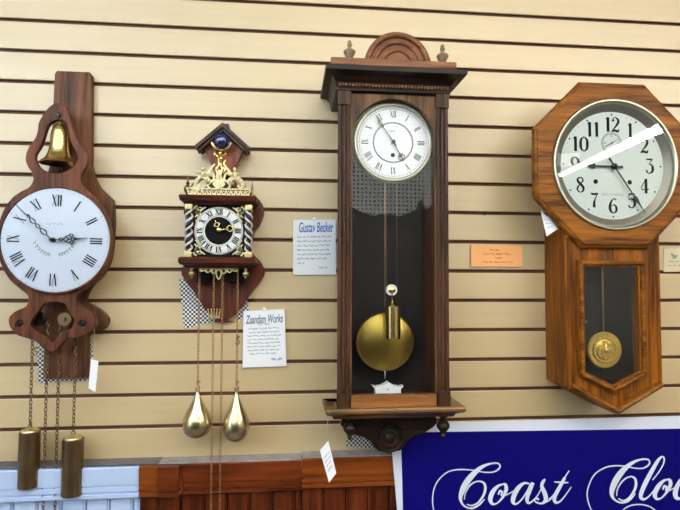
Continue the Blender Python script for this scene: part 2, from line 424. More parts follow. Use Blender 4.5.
box(bm, xb, xd-.001, -.046, 0, ZB-.001, ZB+.0012); box(bm, xd, XR, -.047, 0, ZB+.0032, ZB+.005)
obj('trim_8', bm, M['ledge'], kind=S)
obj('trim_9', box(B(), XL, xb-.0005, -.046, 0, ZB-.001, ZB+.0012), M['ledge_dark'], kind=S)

# ------------------------------------------------------------------ clock with the brass bell
XA = -.519
ca = (-.5224, 1.522)
A = empty('wall_clock', (XA, 0, 1.2), 'scalloped walnut wall clock with white dial and a brass bell above it', 'clock')
top = XZ([(57, 73), (89.5, 73)], .018)
rhs = XZ([(89.5, 72), (91.5, 75), (91.5, 165), (95, 178), (101, 189), (113, 200), (114, 222), (113, 245), (110, 262), (102, 276), (93, 285), (87, 295), (86, 302), (92, 305), (102, 311), (108, 319), (106, 327), (100, 331), (93, 332), (88, 337), (88, 378)], .018)
hw0 = rhs[0][0]-XA
rhs = [rhs[0], (rhs[1][0], rhs[1][1])]+[tuple(v) for v in catmull(rhs[2:5], 5)][:-1]+[tuple(v) for v in catmull(rhs[5:20], 5)]+[rhs[20]]
obj('back_board', plate(B(), [mirror(rhs, XA)], .001, .018, .0015), M['walnut_dark'], A)
fr = XZ([(59, 103), (53, 104), (47, 109), (42, 116), (38.5, 123), (37.5, 131), (35, 138), (30, 145), (26.5, 152), (25.5, 160), (28, 167), (32, 173), (33, 180), (29, 187), (20, 192), (10, 200), (1, 216), (-4, 240), (0, 262), (9, 279), (20, 289), (27, 295), (28.5, 301), (25, 307), (16, 311), (10, 316), (8.5, 322), (11, 329), (17, 335), (26, 338), (34, 340.5), (40, 345), (46, 350.5), (51, 352), (56, 350.5), (61, 344), (68, 339), (80, 336.5), (90, 332), (95.5, 326), (95.5, 319), (91, 312), (84, 308), (78, 303), (77, 298), (80, 293), (90, 286), (101, 275), (109, 260), (112, 240), (109, 220), (101, 205), (92, 194), (84, 187), (81, 180), (82, 173), (86, 166), (88, 157), (85, 149), (79, 142), (75, 135), (72, 127), (70, 117), (66, 107)], .076)
fr = [tuple(v) for v in catmull(fr, 4, True)]
hole1 = [tuple(v) for v in catmull(XZ([(56, 120), (50.5, 122.5), (47, 127), (44, 136.5), (40, 147), (35.5, 154), (36, 161.5), (41, 168.5), (51.5, 172.6), (63, 172.3), (73, 166), (78, 158.5), (76, 151), (71, 143), (68.5, 133), (66.5, 124), (62, 120.5)], .076), 4, True)]
hole2 = [tuple(v) for v in catmull(XZ([(46, 302.5), (63, 303), (67, 309), (72, 315), (74, 322), (71, 329), (63, 332), (57, 338), (52, 343), (46, 337), (36, 331), (31, 326), (32, 320), (38, 312)], .076), 3, True)]
obj('front_plate', plate(B(), [fr, hole1, hole2], .062, .076, .0015), M['walnut'], A)
bm = B(); box(bm, ca[0]-.07, ca[0]+.07, -.0625, -.0175, ca[1]-.095, ca[1]+.09, .002)
obj('movement_box', bm, M['walnut_dark'], A)
di = obj('dial', lathe(B(), [(.1195, .0758), (.1195, .083), (.117, .0852), (.1, .0868), (.06, .0884), (.02, .089), (1e-5, .089)], (ca[0], 0, ca[1]), 'y', 72), M['enamel_cool'], A)
obj('bezel', ring(B(), ca, [(.1185, .0757), (.1185, .084), (.120, .0865), (.1225, .085), (.1235, .0757)]), M['walnut_dark'], A)
dial_numerals(di, ca, .0883, .090, .027, .0027, .0010, .0054, math.radians(1.3), False)
bm = B(); ticks(bm, ca, .0866, .1125, .1155, .0006, 60, 5, .0016, tilt=math.radians(1.3)); obj('minute_track', bm, M['grey_ink'], di, flat=True)
bm = B(); f = flatf(ca, .0892)
ribbon(bm, [(-.018+.003*i, .037+.0018*math.sin(i*2.1)-.00003*(i-6)**2) for i in range(13)], [.0012, .0004]*6+[.001], f)
obj('maker_script', bm, M['grey_ink'], di, flat=True)
bm = B()
for s in (-1, 1):
    ribbon(bm, [(s*(.008+.0055*i), -.033+.0009*i*i*.75-.001*(i == 0)) for i in range(7)], .0008, f)
    for i in range(7):
        x, y = .009+.0054*i, -.033+.0007*i*i
        for q in (-1, 1):
            a = .35*i*.4+q*.75
            ribbon(bm, [(s*x, y), (s*(x+.0035*math.cos(a)), y+.0035*math.sin(a)), (s*(x+.007*math.cos(a)), y+.007*math.sin(a))], [.0003, .0024, .0003], f, smooth=3)
obj('leaf_garland', bm, M['green_ink'], di, flat=True)
def ornate_hand(bm, ang, L, c, d, style):
    f = flatf(c, d, ang)
    if style == 'minute':
        ribbon(bm, [(0, -.004), (0, .016)], [.0035, .0016], f, .0012)
        for s in (-1, 1):
            ribbon(bm, [(0, .014), (s*.0045, .022), (s*.0035, .03), (0, .035), (-s*.003, .041), (-s*.002, .047), (0, .05), (s*.0042, .057), (s*.003, .064), (0, .068)], [.0016, .0024, .0024, .002, .0024, .0022, .0016, .0024, .0022, .0016], f, .0012, 5)
        ribbon(bm, [(0, .066), (.0022, .074), (-.001, .082), (0, L)], [.0018, .0042, .0024, .0011], f, .0012, 5)
        ribbon(bm, [(-.004, .07), (0, .0735), (.004, .07)], [.0006, .002, .0006], f, .0012)
    else:
        ribbon(bm, [(0, -.004), (0, .014), (0, .022)], [.0035, .0014, .0014], f, .0012)
        for s in (-1, 1):
            ribbon(bm, [(0, .013), (s*.0035, .018), (0, .023)], .0022, f, .0012, 4)
            ribbon(bm, [(0, .024), (s*.006, .029), (s*.0075, .036), (s*.003, .042), (0, .038), (s*.002, .033), (s*.006, .03)], .0023, f, .0012, 4)
            ribbon(bm, [(s*.0075, .036), (s*.011, .039), (s*.0095, .044), (s*.004, .045), (0, .053)], .0022, f, .0012, 4)
        ribbon(bm, [(0, .044), (.0012, .052), (0, .062), (0, L)], [.0016, .0032, .0024, .0009], f, .0012, 5)
ch = (ca[0], ca[1])
hub = at(50.4, 239.5, .106); ch = (hub.x, hub.z)
def aim(c, px, py, d):
    p = at(px, py, d); return math.atan2(p.x-c[0], p.z-c[1]), math.hypot(p.x-c[0], p.z-c[1])
a_, l_ = aim(ch, 13.4, 201.6, .1); bm = B(); ornate_hand(bm, a_, l_, ch, .1, 'minute'); lathe(bm, [(.0045, .098), (.0045, .103), (.003, .107), (1e-5, .1075)], (ch[0], 0, ch[1]), 'y', 20); obj('minute_hand', bm, M['blackmetal'], A)
a_, l_ = aim(ch, 88, 238, .095); bm = B(); ornate_hand(bm, a_, l_, ch, .095, 'hour'); lathe(bm, [(.0055, .0865), (.0055, .097)], (ch[0], 0, ch[1]), 'y', 20); obj('hour_hand', bm, M['blackmetal'], A)
# bell
bc = at(58, 164, .066); bt = at(60, 121, .066)
hb = bt.z-bc.z
prof = [(.0415, 0), (.0425, .0015), (.039, .0045), (.031, .011), (.0255, .020), (.0218, .032), (.0198, .046), (.019, .062), (.0172, .076), (.0125, .086), (.006, .0915), (.005, .0945), (.0065, .097), (1e-5, .0985)]
sc_ = hb/.1
inner = [(.0395, .001), (.029, .013), (.020, .034), (.0165, .07), (1e-5, .08)]
bl = obj('bell', lathe(B(), [(r, t*sc_) for r, t in (inner[::-1]+prof)], (bc.x+.002, -.066, bc.z), 'z', 40, False), M['brass'], A)
bm = B(); tube(bm, [(bc.x+.002, -.066, bc.z+.095*sc_), (bc.x+.003, -.067, bc.z+.108*sc_), (bc.x+.004, -.07, bc.z+.116*sc_)], .0025, 10, 3)
p = at(58.5, 115, .076); lathe(bm, [(.006, .07), (.006, .079), (.004, .081), (1e-5, .081)], (p.x, 0, p.z), 'y', 16)
obj('bell_hanger', bm, M['blackmetal'], bl)
for px in (19.5, 82):
    p = at(px, 323, .076); obj('screw', lathe(B(), [(.0075, .0755), (.0075, .0785), (.0055, .080), (1e-5, .080)], (p.x, 0, p.z), 'y', 20), M['blackmetal'], A)
for px, wm, k_ in ((37, M['blackmetal'], .8), (66, M['bronze'], .72)):
    p = at(px, 319, .045); bm = B()
    ring(bm, (p.x, p.z), [(.004, .036), (.021*k_, .036), (.021*k_, .041), (.016*k_, .0435), (.016*k_, .0475), (.021*k_, .05), (.021*k_, .054), (.004, .054)], 28)
    tube(bm, [(p.x, -.0178, p.z), (p.x, -.0625, p.z)], .0045, 12)
    obj('chain_wheel', bm, wm, A)
wA = []
for px0, py0, px1, py1 in ((33, 322, 30.2, 424), (48, 322, 42.8, 522), (59, 322, 55.6, 522), (76.5, 320, 73.2, 430)):
    bm = B(); p0, p1 = at(px0, py0, .045), at(px1, py1, .045); p0.x = p1.x = (p0.x+p1.x)/2
    chain(bm, p0, p1, .0088, .0062, .0034, .0012)
    if py1 < 500: hook(bm, p1+Vector((0, 0, .0)), .004, .0011); wA.append(p1)
    obj('chain', bm, M['steel_chain'], A)
bm = B(); p = at(34, 352, .045); hook(bm, p+Vector((.002, 0, .006)), .005, .001); obj('chain_hook', bm, M['blackmetal'], A)
def cyl_weight(p, ztop, zbot, r, label):
    h = ztop-zbot; bm = B(); o = empty('clock_weight', (p.x, p.y, zbot), label, 'clock weight', 'cylinder weights of the walnut clock')
    lathe(bm, [(r-.002, 0), (r, .002), (r, h*.13), (r-.0006, h*.14), (r-.0006, h*.155), (r, h*.165), (r, h*.78), (r-.0006, h*.79), (r-.0006, h*.81), (r, h*.82), (r, h-.002), (r-.002, h)], (p.x, p.y, zbot), 'z', 32)
    obj('body', bm, M['bronze'], o)
    obj('cap', lathe(B(), [(r-.003, h), (r*.8, h+.003), (r*.3, h+.007), (.003, h+.009), (1e-5, h+.009)], (p.x, p.y, zbot), 'z', 32), M['brass_old'], o)
    bm = B(); tube(bm, [(p.x+.004*math.cos(a), p.y, zbot+h+.0115+.004*math.sin(a)) for a in [i*2*PI/12 for i in range(13)]], .001, 6); obj('hanging_loop', bm, M['steel_chain'], o)
z1, z0 = at(30, 431, .045).z, at(28, 487, .045).z
cyl_weight(wA[0], z1, z0, .0225, 'brown cylinder weight on the leftmost chain of the bell clock')
z1, z0 = at(73, 438, .045).z, at(72, 495, .045).z
cyl_weight(wA[1], z1, z0, .0235, 'brown cylinder weight hanging lower, right of the two bare chains under the bell clock')

# ------------------------------------------------------------------ small clock with roof, globe and twisted columns
XB = -.157
Bc = empty('wall_clock', (XB, 0, 1.33), 'small dark wall clock with peaked roof, blue ball and twisted columns', 'clock')
r_ = XZ([(222, 127), (238, 142), (237, 150), (231, 163), (230, 174), (238, 184), (252, 193), (261, 202), (264, 211), (261, 222), (254, 233), (250, 245), (253, 254), (261, 262), (264.5, 273), (259, 283), (251, 293), (244, 304), (236, 314), (227, 320), (217.5, 322)], .018)
r_ = [tuple(v) for v in catmull(r_, 4)]
xm = XB+.0025
obj('back_board', plate(B(), [mirror(r_, xm)], .001, .018, .0015), M['mahogany_v'], Bc)
XB = -.1575
zt0, zt1 = at(219, 204, .1).z, at(219, 195, .11).z
zb1, zb0 = at(219, 257, .11).z, at(219, 268, .1).z
zd1, zd0 = zt0+.001, zb1-.001
bm = B(); stack(bm, XB, [(zt0-.001, .079, .096), (zt0+.003, .081, .1), (zt0+.006, .086, .112), (zt1-.004, .088, .116), (zt1-.001, .086, .114), (zt1, .083, .11)], -.0178); obj('top_moulding', bm, M['mahogany'], Bc)
bm = B(); stack(bm, XB, [(zb0, .074, .092), (zb0+.006, .077, .098), (zb0+.007, .083, .106), (zb0+.012, .087, .114), (zb1-.004, .087, .116), (zb1-.001, .085, .113), (zb1, .081, .106)], -.0178); obj('bottom_moulding', bm, M['mahogany'], Bc)
bm = B(); box(bm, XB-.072, XB+.072, -.082, -.0178, zd0, zd1); obj('case', bm, M['mahogany_v'], Bc)
cb = at(218.7, 230.8, .09); cb = (cb.x, cb.z); cb = (XB, cb[1])
bm = B(); box(bm, XB-.057, XB+.057, -.0865, -.0815, zd0+.0005, zd1-.0005, .001); dp = obj('dial_panel', bm, M['black'], Bc)
for sx in (-1, 1):
    for sz in (-1, 1):
        bm = B()
        f = lambda u, v, h=0, sx=sx, sz=sz: Vector((XB+sx*u, -.0863-h, cb[1]+sz*v))
        for k in range(3):
            ribbon(bm, [(.054-.004*k, .022+.007*k), (.047-.002*k, .03+.005*k), (.05, .04+.003*k), (.054, .046), (.048+.002*k, .054), (.036+.006*k, .053)], [.002, .0035, .004, .0035, .003, .001], f, .002, 4)
        ribbon(bm, [(.056, .056), (.05, .05), (.042, .042)], [.012, .007, .003], f, .002, 4); ribbon(bm, [(.031, .055), (.043, .047), (.055, .031)], [.002, .0045, .002], f, .002, 4)
        obj('spandrel', bm, M['gilt'], dp)
obj('chapter_ring', ring(B(), cb, [(.0325, .0862), (.0325, .0895), (.034, .0905), (.0545, .0905), (.056, .089), (.056, .0862)]), M['silver'], Bc)
dial_numerals(dp, cb, .0909, .0442, .0125, .0030, .0013, .0042); bm = B(); circ_line(bm, cb, .0908, .0532, .0008); circ_line(bm, cb, .0908, .0355, .0008)
obj('ring_lines', bm, M['black'], dp, flat=True)
disc_b = B(); disc(disc_b, cb, .0325, .0863, .0885, 48); obj('dial_centre', disc_b, M['black'], Bc)
hub = at(217.5, 230.5, .1); hb2 = (XB+.001, cb[1]+.001)
def gilt(name, ang, L, d, w):
    bm = B(); f = flatf(hb2, d, ang)
    ribbon(bm, [(0, -.004), (0, L*.45)], [.003, .002], f, .001, 0)
    for s in (-1, 1): ribbon(bm, [(0, L*.35), (s*w, L*.5), (s*w*.9, L*.62), (0, L*.74)], .0022, f, .001, 4)
    ribbon(bm, [(0, L*.7), (0, L)], [.0026, .0012], f, .001, 0)
    lathe(bm, [(.005, d-.001), (.005, d+.002), (1e-5, d+.003)], (hb2[0], 0, hb2[1]), 'y', 16)
    obj(name, bm, M['brass'], Bc)
gilt('hour_hand', math.radians(-22), .026, .0925, .006); gilt('minute_hand', math.radians(80), .046, .0955, .006)
for sx in (-1, 1):
    x = XB+sx*.0685; y = -.09; za, zz = zd0+.001, zd1-.001
    bm = B(); N = 40; tw = 2.7
    rings = []
    for i in range(N+1):
        t = i/N; z = za+.013+(zz-za-.026)*t; a = -t*tw*2*PI*sx; ox, oy = .0022*math.cos(a), .0022*math.sin(a)
        rings.append([(x+ox+.0058*math.cos(2*PI*k/12), y+oy+.0058*math.sin(2*PI*k/12), z) for k in range(12)])
    loft(bm, rings); col = obj('column', bm, M['blackmetal'], Bc)
    bm = B()
    for ph in (0, PI):
        tube(bm, [(x+.0075*math.cos(-t*tw*2*PI*sx+ph+PI/2), y+.0075*math.sin(-t*tw*2*PI*sx+ph+PI/2), za+.013+(zz-za-.026)*t) for t in [i/60 for i in range(61)]][::1], .0026, 6)
    obj('spiral', bm, M['silver'], col)
    for z in (za, zz-.013): obj('capital', box(B(), x-.0085, x+.0085, y-.0085, y+.0085, z, z+.013, .0015), M['brass_old'], col)
# brass crest
fC = lambda u, v, h=0: Vector((XB+u, -.098-h, zt1+v))
bm = B()
for v in (.0, .0145): ribbon(bm, [(-.069, v+.0015), (.069, v+.0015)], .003, fC, .003, 0)
n = 13
for i in range(n):
    u = -.066+i*.132/(n-1); s = 1 if i % 2 else -1
    ribbon(bm, [(u-.0055, .0145), (u-.003, .006), (u, .003), (u+.003, .006), (u+.0055, .0145)], [.0026, .003, .004, .003, .0026], fC, .0025, 4)
    ball(bm, fC(u, .0105, .002), .0022, 1, 1, 1, 8, 5)
for s in (-1, 1):
    def L(pts, w): ribbon(bm, [(s*u, v*1.06) for u, v in pts], [q*1.4 for q in w], fC, .003, 5)
    L([(.066, .016), (.06, .024), (.05, .028), (.044, .022), (.05, .018), (.055, .022)], [.002, .003, .0035, .003, .0025, .0015])
    L([(.048, .026), (.04, .036), (.03, .040), (.022, .034), (.026, .026), (.033, .028), (.032, .034)], [.0022, .0035, .004, .0035, .003, .002, .0015])
    L([(.033, .042), (.025, .052), (.017, .062), (.010, .07)], [.003, .004, .0036, .002])
    L([(.02, .016), (.026, .022), (.02, .03), (.012, .036), (.014, .046), (.02, .052)], [.002, .003, .0035, .003, .003, .0015])
    L([(.006, .018), (.012, .026), (.006, .036), (.004, .048), (.008, .058)], [.002, .003, .003, .003, .002])
    L([(.064, .017), (.056, .03), (.047, .04), (.04, .047)], [.002, .0025, .0025, .0015])
    # seated side figure
    u = s*.036
    ball(bm, fC(u, .062, .003), .0052, .9, .9, 1.1, 10, 8)
    tube(bm, [fC(u, .057, .003), fC(u+s*.001, .05, .004), fC(u+s*.002, .041, .003)], [.0035, .0062, .0058], 10, 4)
    tube(bm, [fC(u+s*.001, .041, .004), fC(u-s*.006, .036, .007), fC(u-s*.008, .026, .005)], [.0042, .0036, .0022], 8, 4)
    tube(bm, [fC(u+s*.003, .041, .004), fC(u+s*.01, .036, .006), fC(u+s*.013, .026, .004)], [.0042, .0036, .0022], 8, 4)
    tube(bm, [fC(u-s*.003, .054, .003), fC(u-s*.011, .048, .005), fC(u-s*.016, .053, .004)], [.0026, .002, .0014], 8, 4)
    tube(bm, [fC(u+s*.004, .054, .003), fC(u+s*.012, .05, .005), fC(u+s*.022, .057, .004)], [.0026, .002, .0012], 8, 4)
plate_pts = [(-.011, .036), (-.011, .026), (-.006, .019), (0, .016), (.006, .019), (.011, .026), (.011, .036), (.005, .039), (0, .0375), (-.005, .039)]
plate(bm, [[(XB+u, zt1+v) for u, v in plate_pts]], .097, .102, .001)
tube(bm, [fC(0, .038, .001), fC(.001, .05, .001), fC(.001, .06, .001)], [.004, .006, .004], 8, 3)
obj('brass_crest', bm, M['gilt'], Bc)
ct = at(221.5, 142, .062); cg = Vector((XB+.001, -.066, ct.z))
bm = B(); zf = zt1+.055; h_ = cg.z-.022-zf
fy = -.085
ball(bm, (XB+.001, fy-.002, zf+h_*.80), .0055, .9, .95, 1.15, 12, 8)
tube(bm, [(XB+.001, fy, zf+h_*.72), (XB+.001, fy, zf+h_*.6), (XB, fy, zf+h_*.42), (XB, fy, zf+h_*.3)], [.0045, .0085, .0065, .0065], 12, 4)
for s in (-1, 1):
    tube(bm, [(XB+s*.006, fy, zf+h_*.66), (XB+s*.0125, fy-.002, zf+h_*.8), (XB+s*.0105, cg.y-.006, cg.z-.018)], [.0032, .0027, .002], 8, 4)
    tube(bm, [(XB+s*.003, fy, zf+h_*.34), (XB+s*.007, fy-.003, zf+h_*.16), (XB+s*.004, fy, zf-.004)], [.0045, .0036, .0024], 8, 4)
ribbon(bm, [(.004, .0), (.01, .006), (.013, .016), (.009, .024), (.014, .032)], [.002, .004, .004, .003, .001], lambda u, v, h=0: Vector((XB+u, fy-h, zf+v)), .003, 4)
at_ = obj('bearer_figure', bm, M['brass'], Bc)
obj('globe', ball(B(), cg, .0205, 1, 1, 1, 28, 18), M['cobalt'], Bc, label='cobalt blue ball')
bm = B(); tube(bm, [(cg.x+.0225*math.sin(a), cg.y-.007, cg.z-.0225*math.cos(a)) for a in [(-1.5+3.0*i/20) for i in range(21)]], [.0012]+[.0028]*19+[.0012], 8)
obj('globe_cradle', bm, M['brass'], Bc)
# roof
ap, el, er = at(221.5, 125, .065), at(195.5, 146, .065), at(249.5, 146, .065)
ex = (er.x-el.x)/2; xm2 = (er.x+el.x)/2; ez = el.z; apz = ap.z
for s in (-1, 1):
    bm = B(); t = .0085
    loft(bm, [[(xm2, y, apz+.004), (xm2+s*ex, y, ez+.0), (xm2+s*(ex-.002), y, ez-.009), (xm2, y, apz-.006)] for y in (-.018, -.074)])
    loft(bm, [[(xm2, y, apz-.006), (xm2+s*(ex-.005), y, ez-.007), (xm2+s*(ex-.010), y, ez-.011), (xm2, y, apz-.014)] for y in (-.018, -.066)])
    obj('roof_board', bm, M['ebony'], Bc)
bm = B(); gw = ex*.72
plate(bm, [[(xm2, apz-.013), (xm2+gw, ez-.004), (xm2+gw*.9, ez-.014), (xm2+gw*.42, ez-.065), (xm2-gw*.42, ez-.065), (xm2-gw*.9, ez-.014), (xm2-gw, ez-.004)]], .0178, .044, .001); obj('gable', bm, M['gable'], Bc)
bm = B(); box(bm, xm2-.008, xm2+.01, -.03, -.001, apz+.001, apz+.014, .001); obj('hanging_bracket', bm, M['blackmetal'], Bc)
def finial(bm, p, h, r, axis=1):
    lathe(bm, [(r*.55, 0), (r*.55, h*.06), (r*.3, h*.1), (r*.8, h*.22), (r, h*.36), (r*.8, h*.48), (r*.35, h*.56), (r*.3, h*.6), (r*.55, h*.66), (r*.3, h*.72), (r*.28, h*.8), (r*.12, h), (1e-5, h)] if axis > 0 else
          [(r*.6, 0), (r*.6, -h*.12), (r*.35, -h*.2), (r*.35, -h*.26), (r*.9, -h*.42), (r, -h*.55), (r*.8, -h*.7), (r*.35, -h*.82), (r*.3, -h*.92), (1e-5, -h)], p, 'z', 20)
p = at(186.5, 195, .06); bm = B(); finial(bm, (XB-.073, -.088, zt1-.001), .047, .009); obj('finial', bm, M['bronze'], Bc)
bm = B(); lathe(bm, [(.005, 0), (.0035, .006), (.0022, .012), (.003, .02), (.0014, .03), (.0006, .042), (1e-5, .042)], (XB+.076, -.088, zt1-.001), 'z', 12); obj('spike', bm, M['bronze'], Bc)
# below the dial
for sx in (-1, 1):
    bm = B(); finial(bm, (XB+sx*.062, -.08, zb0+.001), .026, .0075, -1); obj('drop_finial', bm, M['brass_old'], Bc)
bm = B(); fD = lambda u, v, h=0: Vector((XB+u, -.082-h, zb0+v))
ribbon(bm, [(-.045, -.001), (.045, -.001)], .003, fD, .002, 0)
for s in (-1, 1):
    for k in range(3):
        u = .006+k*.013; ribbon(bm, [(s*u, -.001), (s*(u+.002), -.010+.002*k), (s*(u+.008), -.012+.0025*k), (s*(u+.011), -.005), (s*(u+.007), -.004)], [.0016, .0026, .003, .0024, .0012], fD, .002, 4)
ribbon(bm, [(0, -.001), (-.006, -.012), (0, -.026), (.006, -.012), (0, -.001)], [.002, .003, .0025, .003, .002], fD, .002, 5)
obj('fret_apron', bm, M['brass_old'], Bc)
for sx in (-1, 1): bm = B(); box(bm, XB+sx*.039-.017, XB+sx*.039+.017, -.058, -.0178, zb0-.036, zb0+.001, .006); obj('chain_box', bm, M['black'], Bc)
p = at(214, 314, .02); bm = B(); fE = lambda u, v, h=0: Vector((p.x+u, -.0178-h, p.z+v))
ribbon(bm, [(-.014, -.008), (.014, -.008)], .005, fE, .004, 0)
for u in (-.012, -.006, 0, .006, .012): ribbon(bm, [(u, -.008), (u*1.1, .004), (u*1.2, .01)], [.004, .003, .001], fE, .003, 3); ball(bm, fE(u*1.2, .011, .002), .002, 1, 1, 1, 8, 5)
obj('brass_mount', bm, M['brass_old'], Bc)
wB = []
for px0, py0, px1, py1 in ((199.3, 268, 198, 383.5), (213.5, 268, 211.2, 522), (222.5, 268, 219.8, 522), (238, 268, 236.6, 384)):
    bm = B(); p0, p1 = at(px0, py0, .062), at(px1, py1, .062); p0.x = p1.x = (p0.x+p1.x)/2; p0.z = zb0+.002
    chain(bm, p0, p1, .0075, .0052, .0026, .0009)
    if py1 < 500: hook(bm, p1, .0055, .0012); wB.append(p1)
    obj('chain', bm, M['brass_chain'], Bc)
bm = B(); p = at(237.5, 341, .062); hook(bm, p+Vector((0, -.003, .006)), .005, .001); obj('chain_hook', bm, M['blackmetal'], Bc)
def pear(p, ztop, zbot, r, label):
    h = ztop-zbot; o = empty('clock_weight', (p.x, p.y, zbot), label, 'clock weight', 'pear weights of the roofed clock')
    pr = [(1e-5, 0), (.35, .012), (.66, .06), (.88, .14), (.975, .22), (1, .31), (.965, .4), (.84, .51), (.62, .63), (.4, .75), (.235, .86), (.16, .93), (.13, .97), (.12, 1.0), (1e-5, 1.0)]
    obj('body', lathe(B(), [(a*r, b*h) for a, b in pr], (p.x, p.y, zbot), 'z', 40), M['brass_old2'], o)
    bm = B(); tube(bm, [(p.x+.004*math.cos(a), p.y, zbot+h+.003+.0045*math.sin(a)) for a in [i*2*PI/12 for i in range(13)]], .0011, 6); obj('hanging_loop', bm, M['brass_chain'], o)
M['brass_old2'] = plain('worn brass', (204, 188, 146), .27, 1, bump=.1, bscale=50, var=.08)
pear(wB[0], wB[0].z-.0165, at(196, 438, .062).z, .0335, 'worn brass pear weight on the left chain of the roofed clock')
pear(wB[1], wB[1].z-.0165, at(235, 441.5, .062).z, .0315, 'worn brass pear weight on the right chain of the roofed clock')

# ------------------------------------------------------------------ tall clock with glass door
XC = .2445
C = empty('wall_clock', (XC, 0, 1.03), 'tall dark wall clock with arched crest, long glass door and brass pendulum', 'clock')
zc = lambda py, d, px=394: at(px, py, d).z
HW = .1305; z_lo, z_hi = zc(408, .15), zc(91.5, .15)
bm = B(); box(bm, XC-HW+.018, XC-HW+.030, -.132, -.001, z_lo, z_hi); box(bm, XC+HW-.030, XC+HW-.018, -.132, -.001, z_lo, z_hi); box(bm, XC-HW+.030, XC+HW-.030, -.132, -.001, z_hi-.02, z_hi); box(bm, XC-HW+.030, XC+HW-.030, -.132, -.001, z_lo, z_lo+.014)
obj('case', bm, M['ebony'], C)
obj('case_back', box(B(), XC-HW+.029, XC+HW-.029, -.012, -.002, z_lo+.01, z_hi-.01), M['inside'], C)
# door frame with arched opening
cd = at(394.3, 142.3, .122); cd = (XC+.004, cd.z)
ow = .0965; zb_ = zc(394.5, .146)
arch = [(XC-ow, zb_), (XC+ow, zb_)]+[(XC+.0005+ow*math.cos(a), cd[1]-.001+ow*math.sin(a)) for a in [PI*i/40 for i in range(41)]]
door = obj('door', plate(B(), [[(XC-HW+.002, z_lo+.001), (XC+HW-.002, z_lo+.001), (XC+HW-.002, z_hi-.001), (XC-HW+.002, z_hi-.001)], arch], .132, .146, .0012), M['ebony_door'] if 'ebony_door' in M else M['ebony_x'], C)
arch2 = [(XC-ow-.003, zb_-.003), (XC+ow+.003, zb_-.003)]+[(XC+.0005+(ow+.003)*math.cos(a), cd[1]-.001+(ow+.003)*math.sin(a)) for a in [PI*i/40 for i in range(41)]]
bm = B(); vs = [bm.verts.new((x, -.1355, z)) for x, z in arch2]; bm.faces.new(vs); obj('door_glass', bm, M['glass'], door)
bm = B(); box(bm, XC-ow-.002, XC+ow+.002, -.1505, -.145, z_lo+.002, zb_-.001, .0012); obj('bottom_rail', bm, M['rail'], door)
for s in (-1, 1):
    bm = B()
    for k in range(3):
        x = XC+s*(.1055+k*.0095)
        if k != 1: tube(bm, [(x, -.147, z_lo+.028), (x, -.147, z_hi-.034)], .0046, 10)
        else: tube(bm, [(x, -.146, z_lo+.028), (x, -.1465, z_hi-.034)], .0036, 10)
    for zz in (z_lo+.001, z_hi-.036):
        box(bm, XC+s*.115-.0155, XC+s*.115+.0155, -.154, -.145, zz, zz+.035, .002)
    for i in range(40):
        z = z_lo+.05+(z_hi-z_lo-.11)*i/39; ball(bm, (XC+s*.115, -.147, z), .0046, .9, .8, 1.6, 8, 5)
    obj('fluted_column', bm, M['ebony'], door)
# crown
zz = [zc(93.5, .153), zc(91.5, .156), zc(90, .158), zc(87.2, .16), zc(83.4, .162), zc(81.5, .165), zc(79, .170), zc(75.5, .180), zc(72.5, .195), zc(71, .199), zc(66.8, .199), zc(66.3, .196)]
hh = [.130, .134, .133, .135, .136, .138, .141, .147, .157, .1605, .1605, .159]
dd = [.150, .156, .156, .158, .160, .165, .170, .180, .195, .199, .199, .197]
bm = B(); stack(bm, XC-.001, [(z, h, d) for z, h, d in zip(zz, hh, dd)]); crown = obj('crown', bm, M['ebony_x'], C)
bm = B()
for i in range(34):
    x = XC-.001-.126+.252*i/33; box(bm, x-.0024, x+.0024, -.1625, -.158, zz[3]-.0015, zz[3]+.005, .0006)
obj('dentil_band', bm, M['crest'], crown)
zr0, zr1 = zz[-1]-.001, zc(59.5, .155)
bm = B(); stack(bm, XC, [(zr0, .147, .158), (zr1-.003, .147, .158), (zr1-.001, .1455, .1565), (zr1, .144, .155)]); obj('top_board', bm, M['crest'], C)
az = zr1-.0005; axc = at(398, 60, .11).x
bm = B(); n = 40; RA = at(431, 60, .11).x-axc+.001
half = lambda r: [(axc+r*math.cos(PI*i/n), az+1.07*r*math.sin(PI*i/n)) for i in range(n+1)]
plate(bm, [half(RA)], .085, .108, .002)
for r, t in ((RA-.007, .0075), (RA-.024, .0062), (RA-.041, .0062)):
    tube(bm, [(axc+r*math.cos(PI*i/n), -.108, az+1.07*r*math.sin(PI*i/n)) for i in range(n+1)], t, 12)
plate(bm, [half(RA-.052)], .107, .116, .003)
obj('arched_crest', bm, M['crest'], C)
for px in (349.5, 442.5):
    bm = B(); x = at(px, 58, .12).x; lathe(bm, [(.008, 0), (.008, .003), (.005, .006), (.0045, .010), (.0095, .018), (.013, .024), (.0145, .028), (.0135, .031), (.009, .034), (.0045, .037), (.004, .041), (.006, .044), (.006, .047), (.0045, .048), (.005, .052), (.003, .056), (1e-5, .057)], (x, -.12, zr1-.0005), 'z', 24)
    obj('turned_finial', bm, M['finial'] if 'finial' in M else M['bronze'], C)
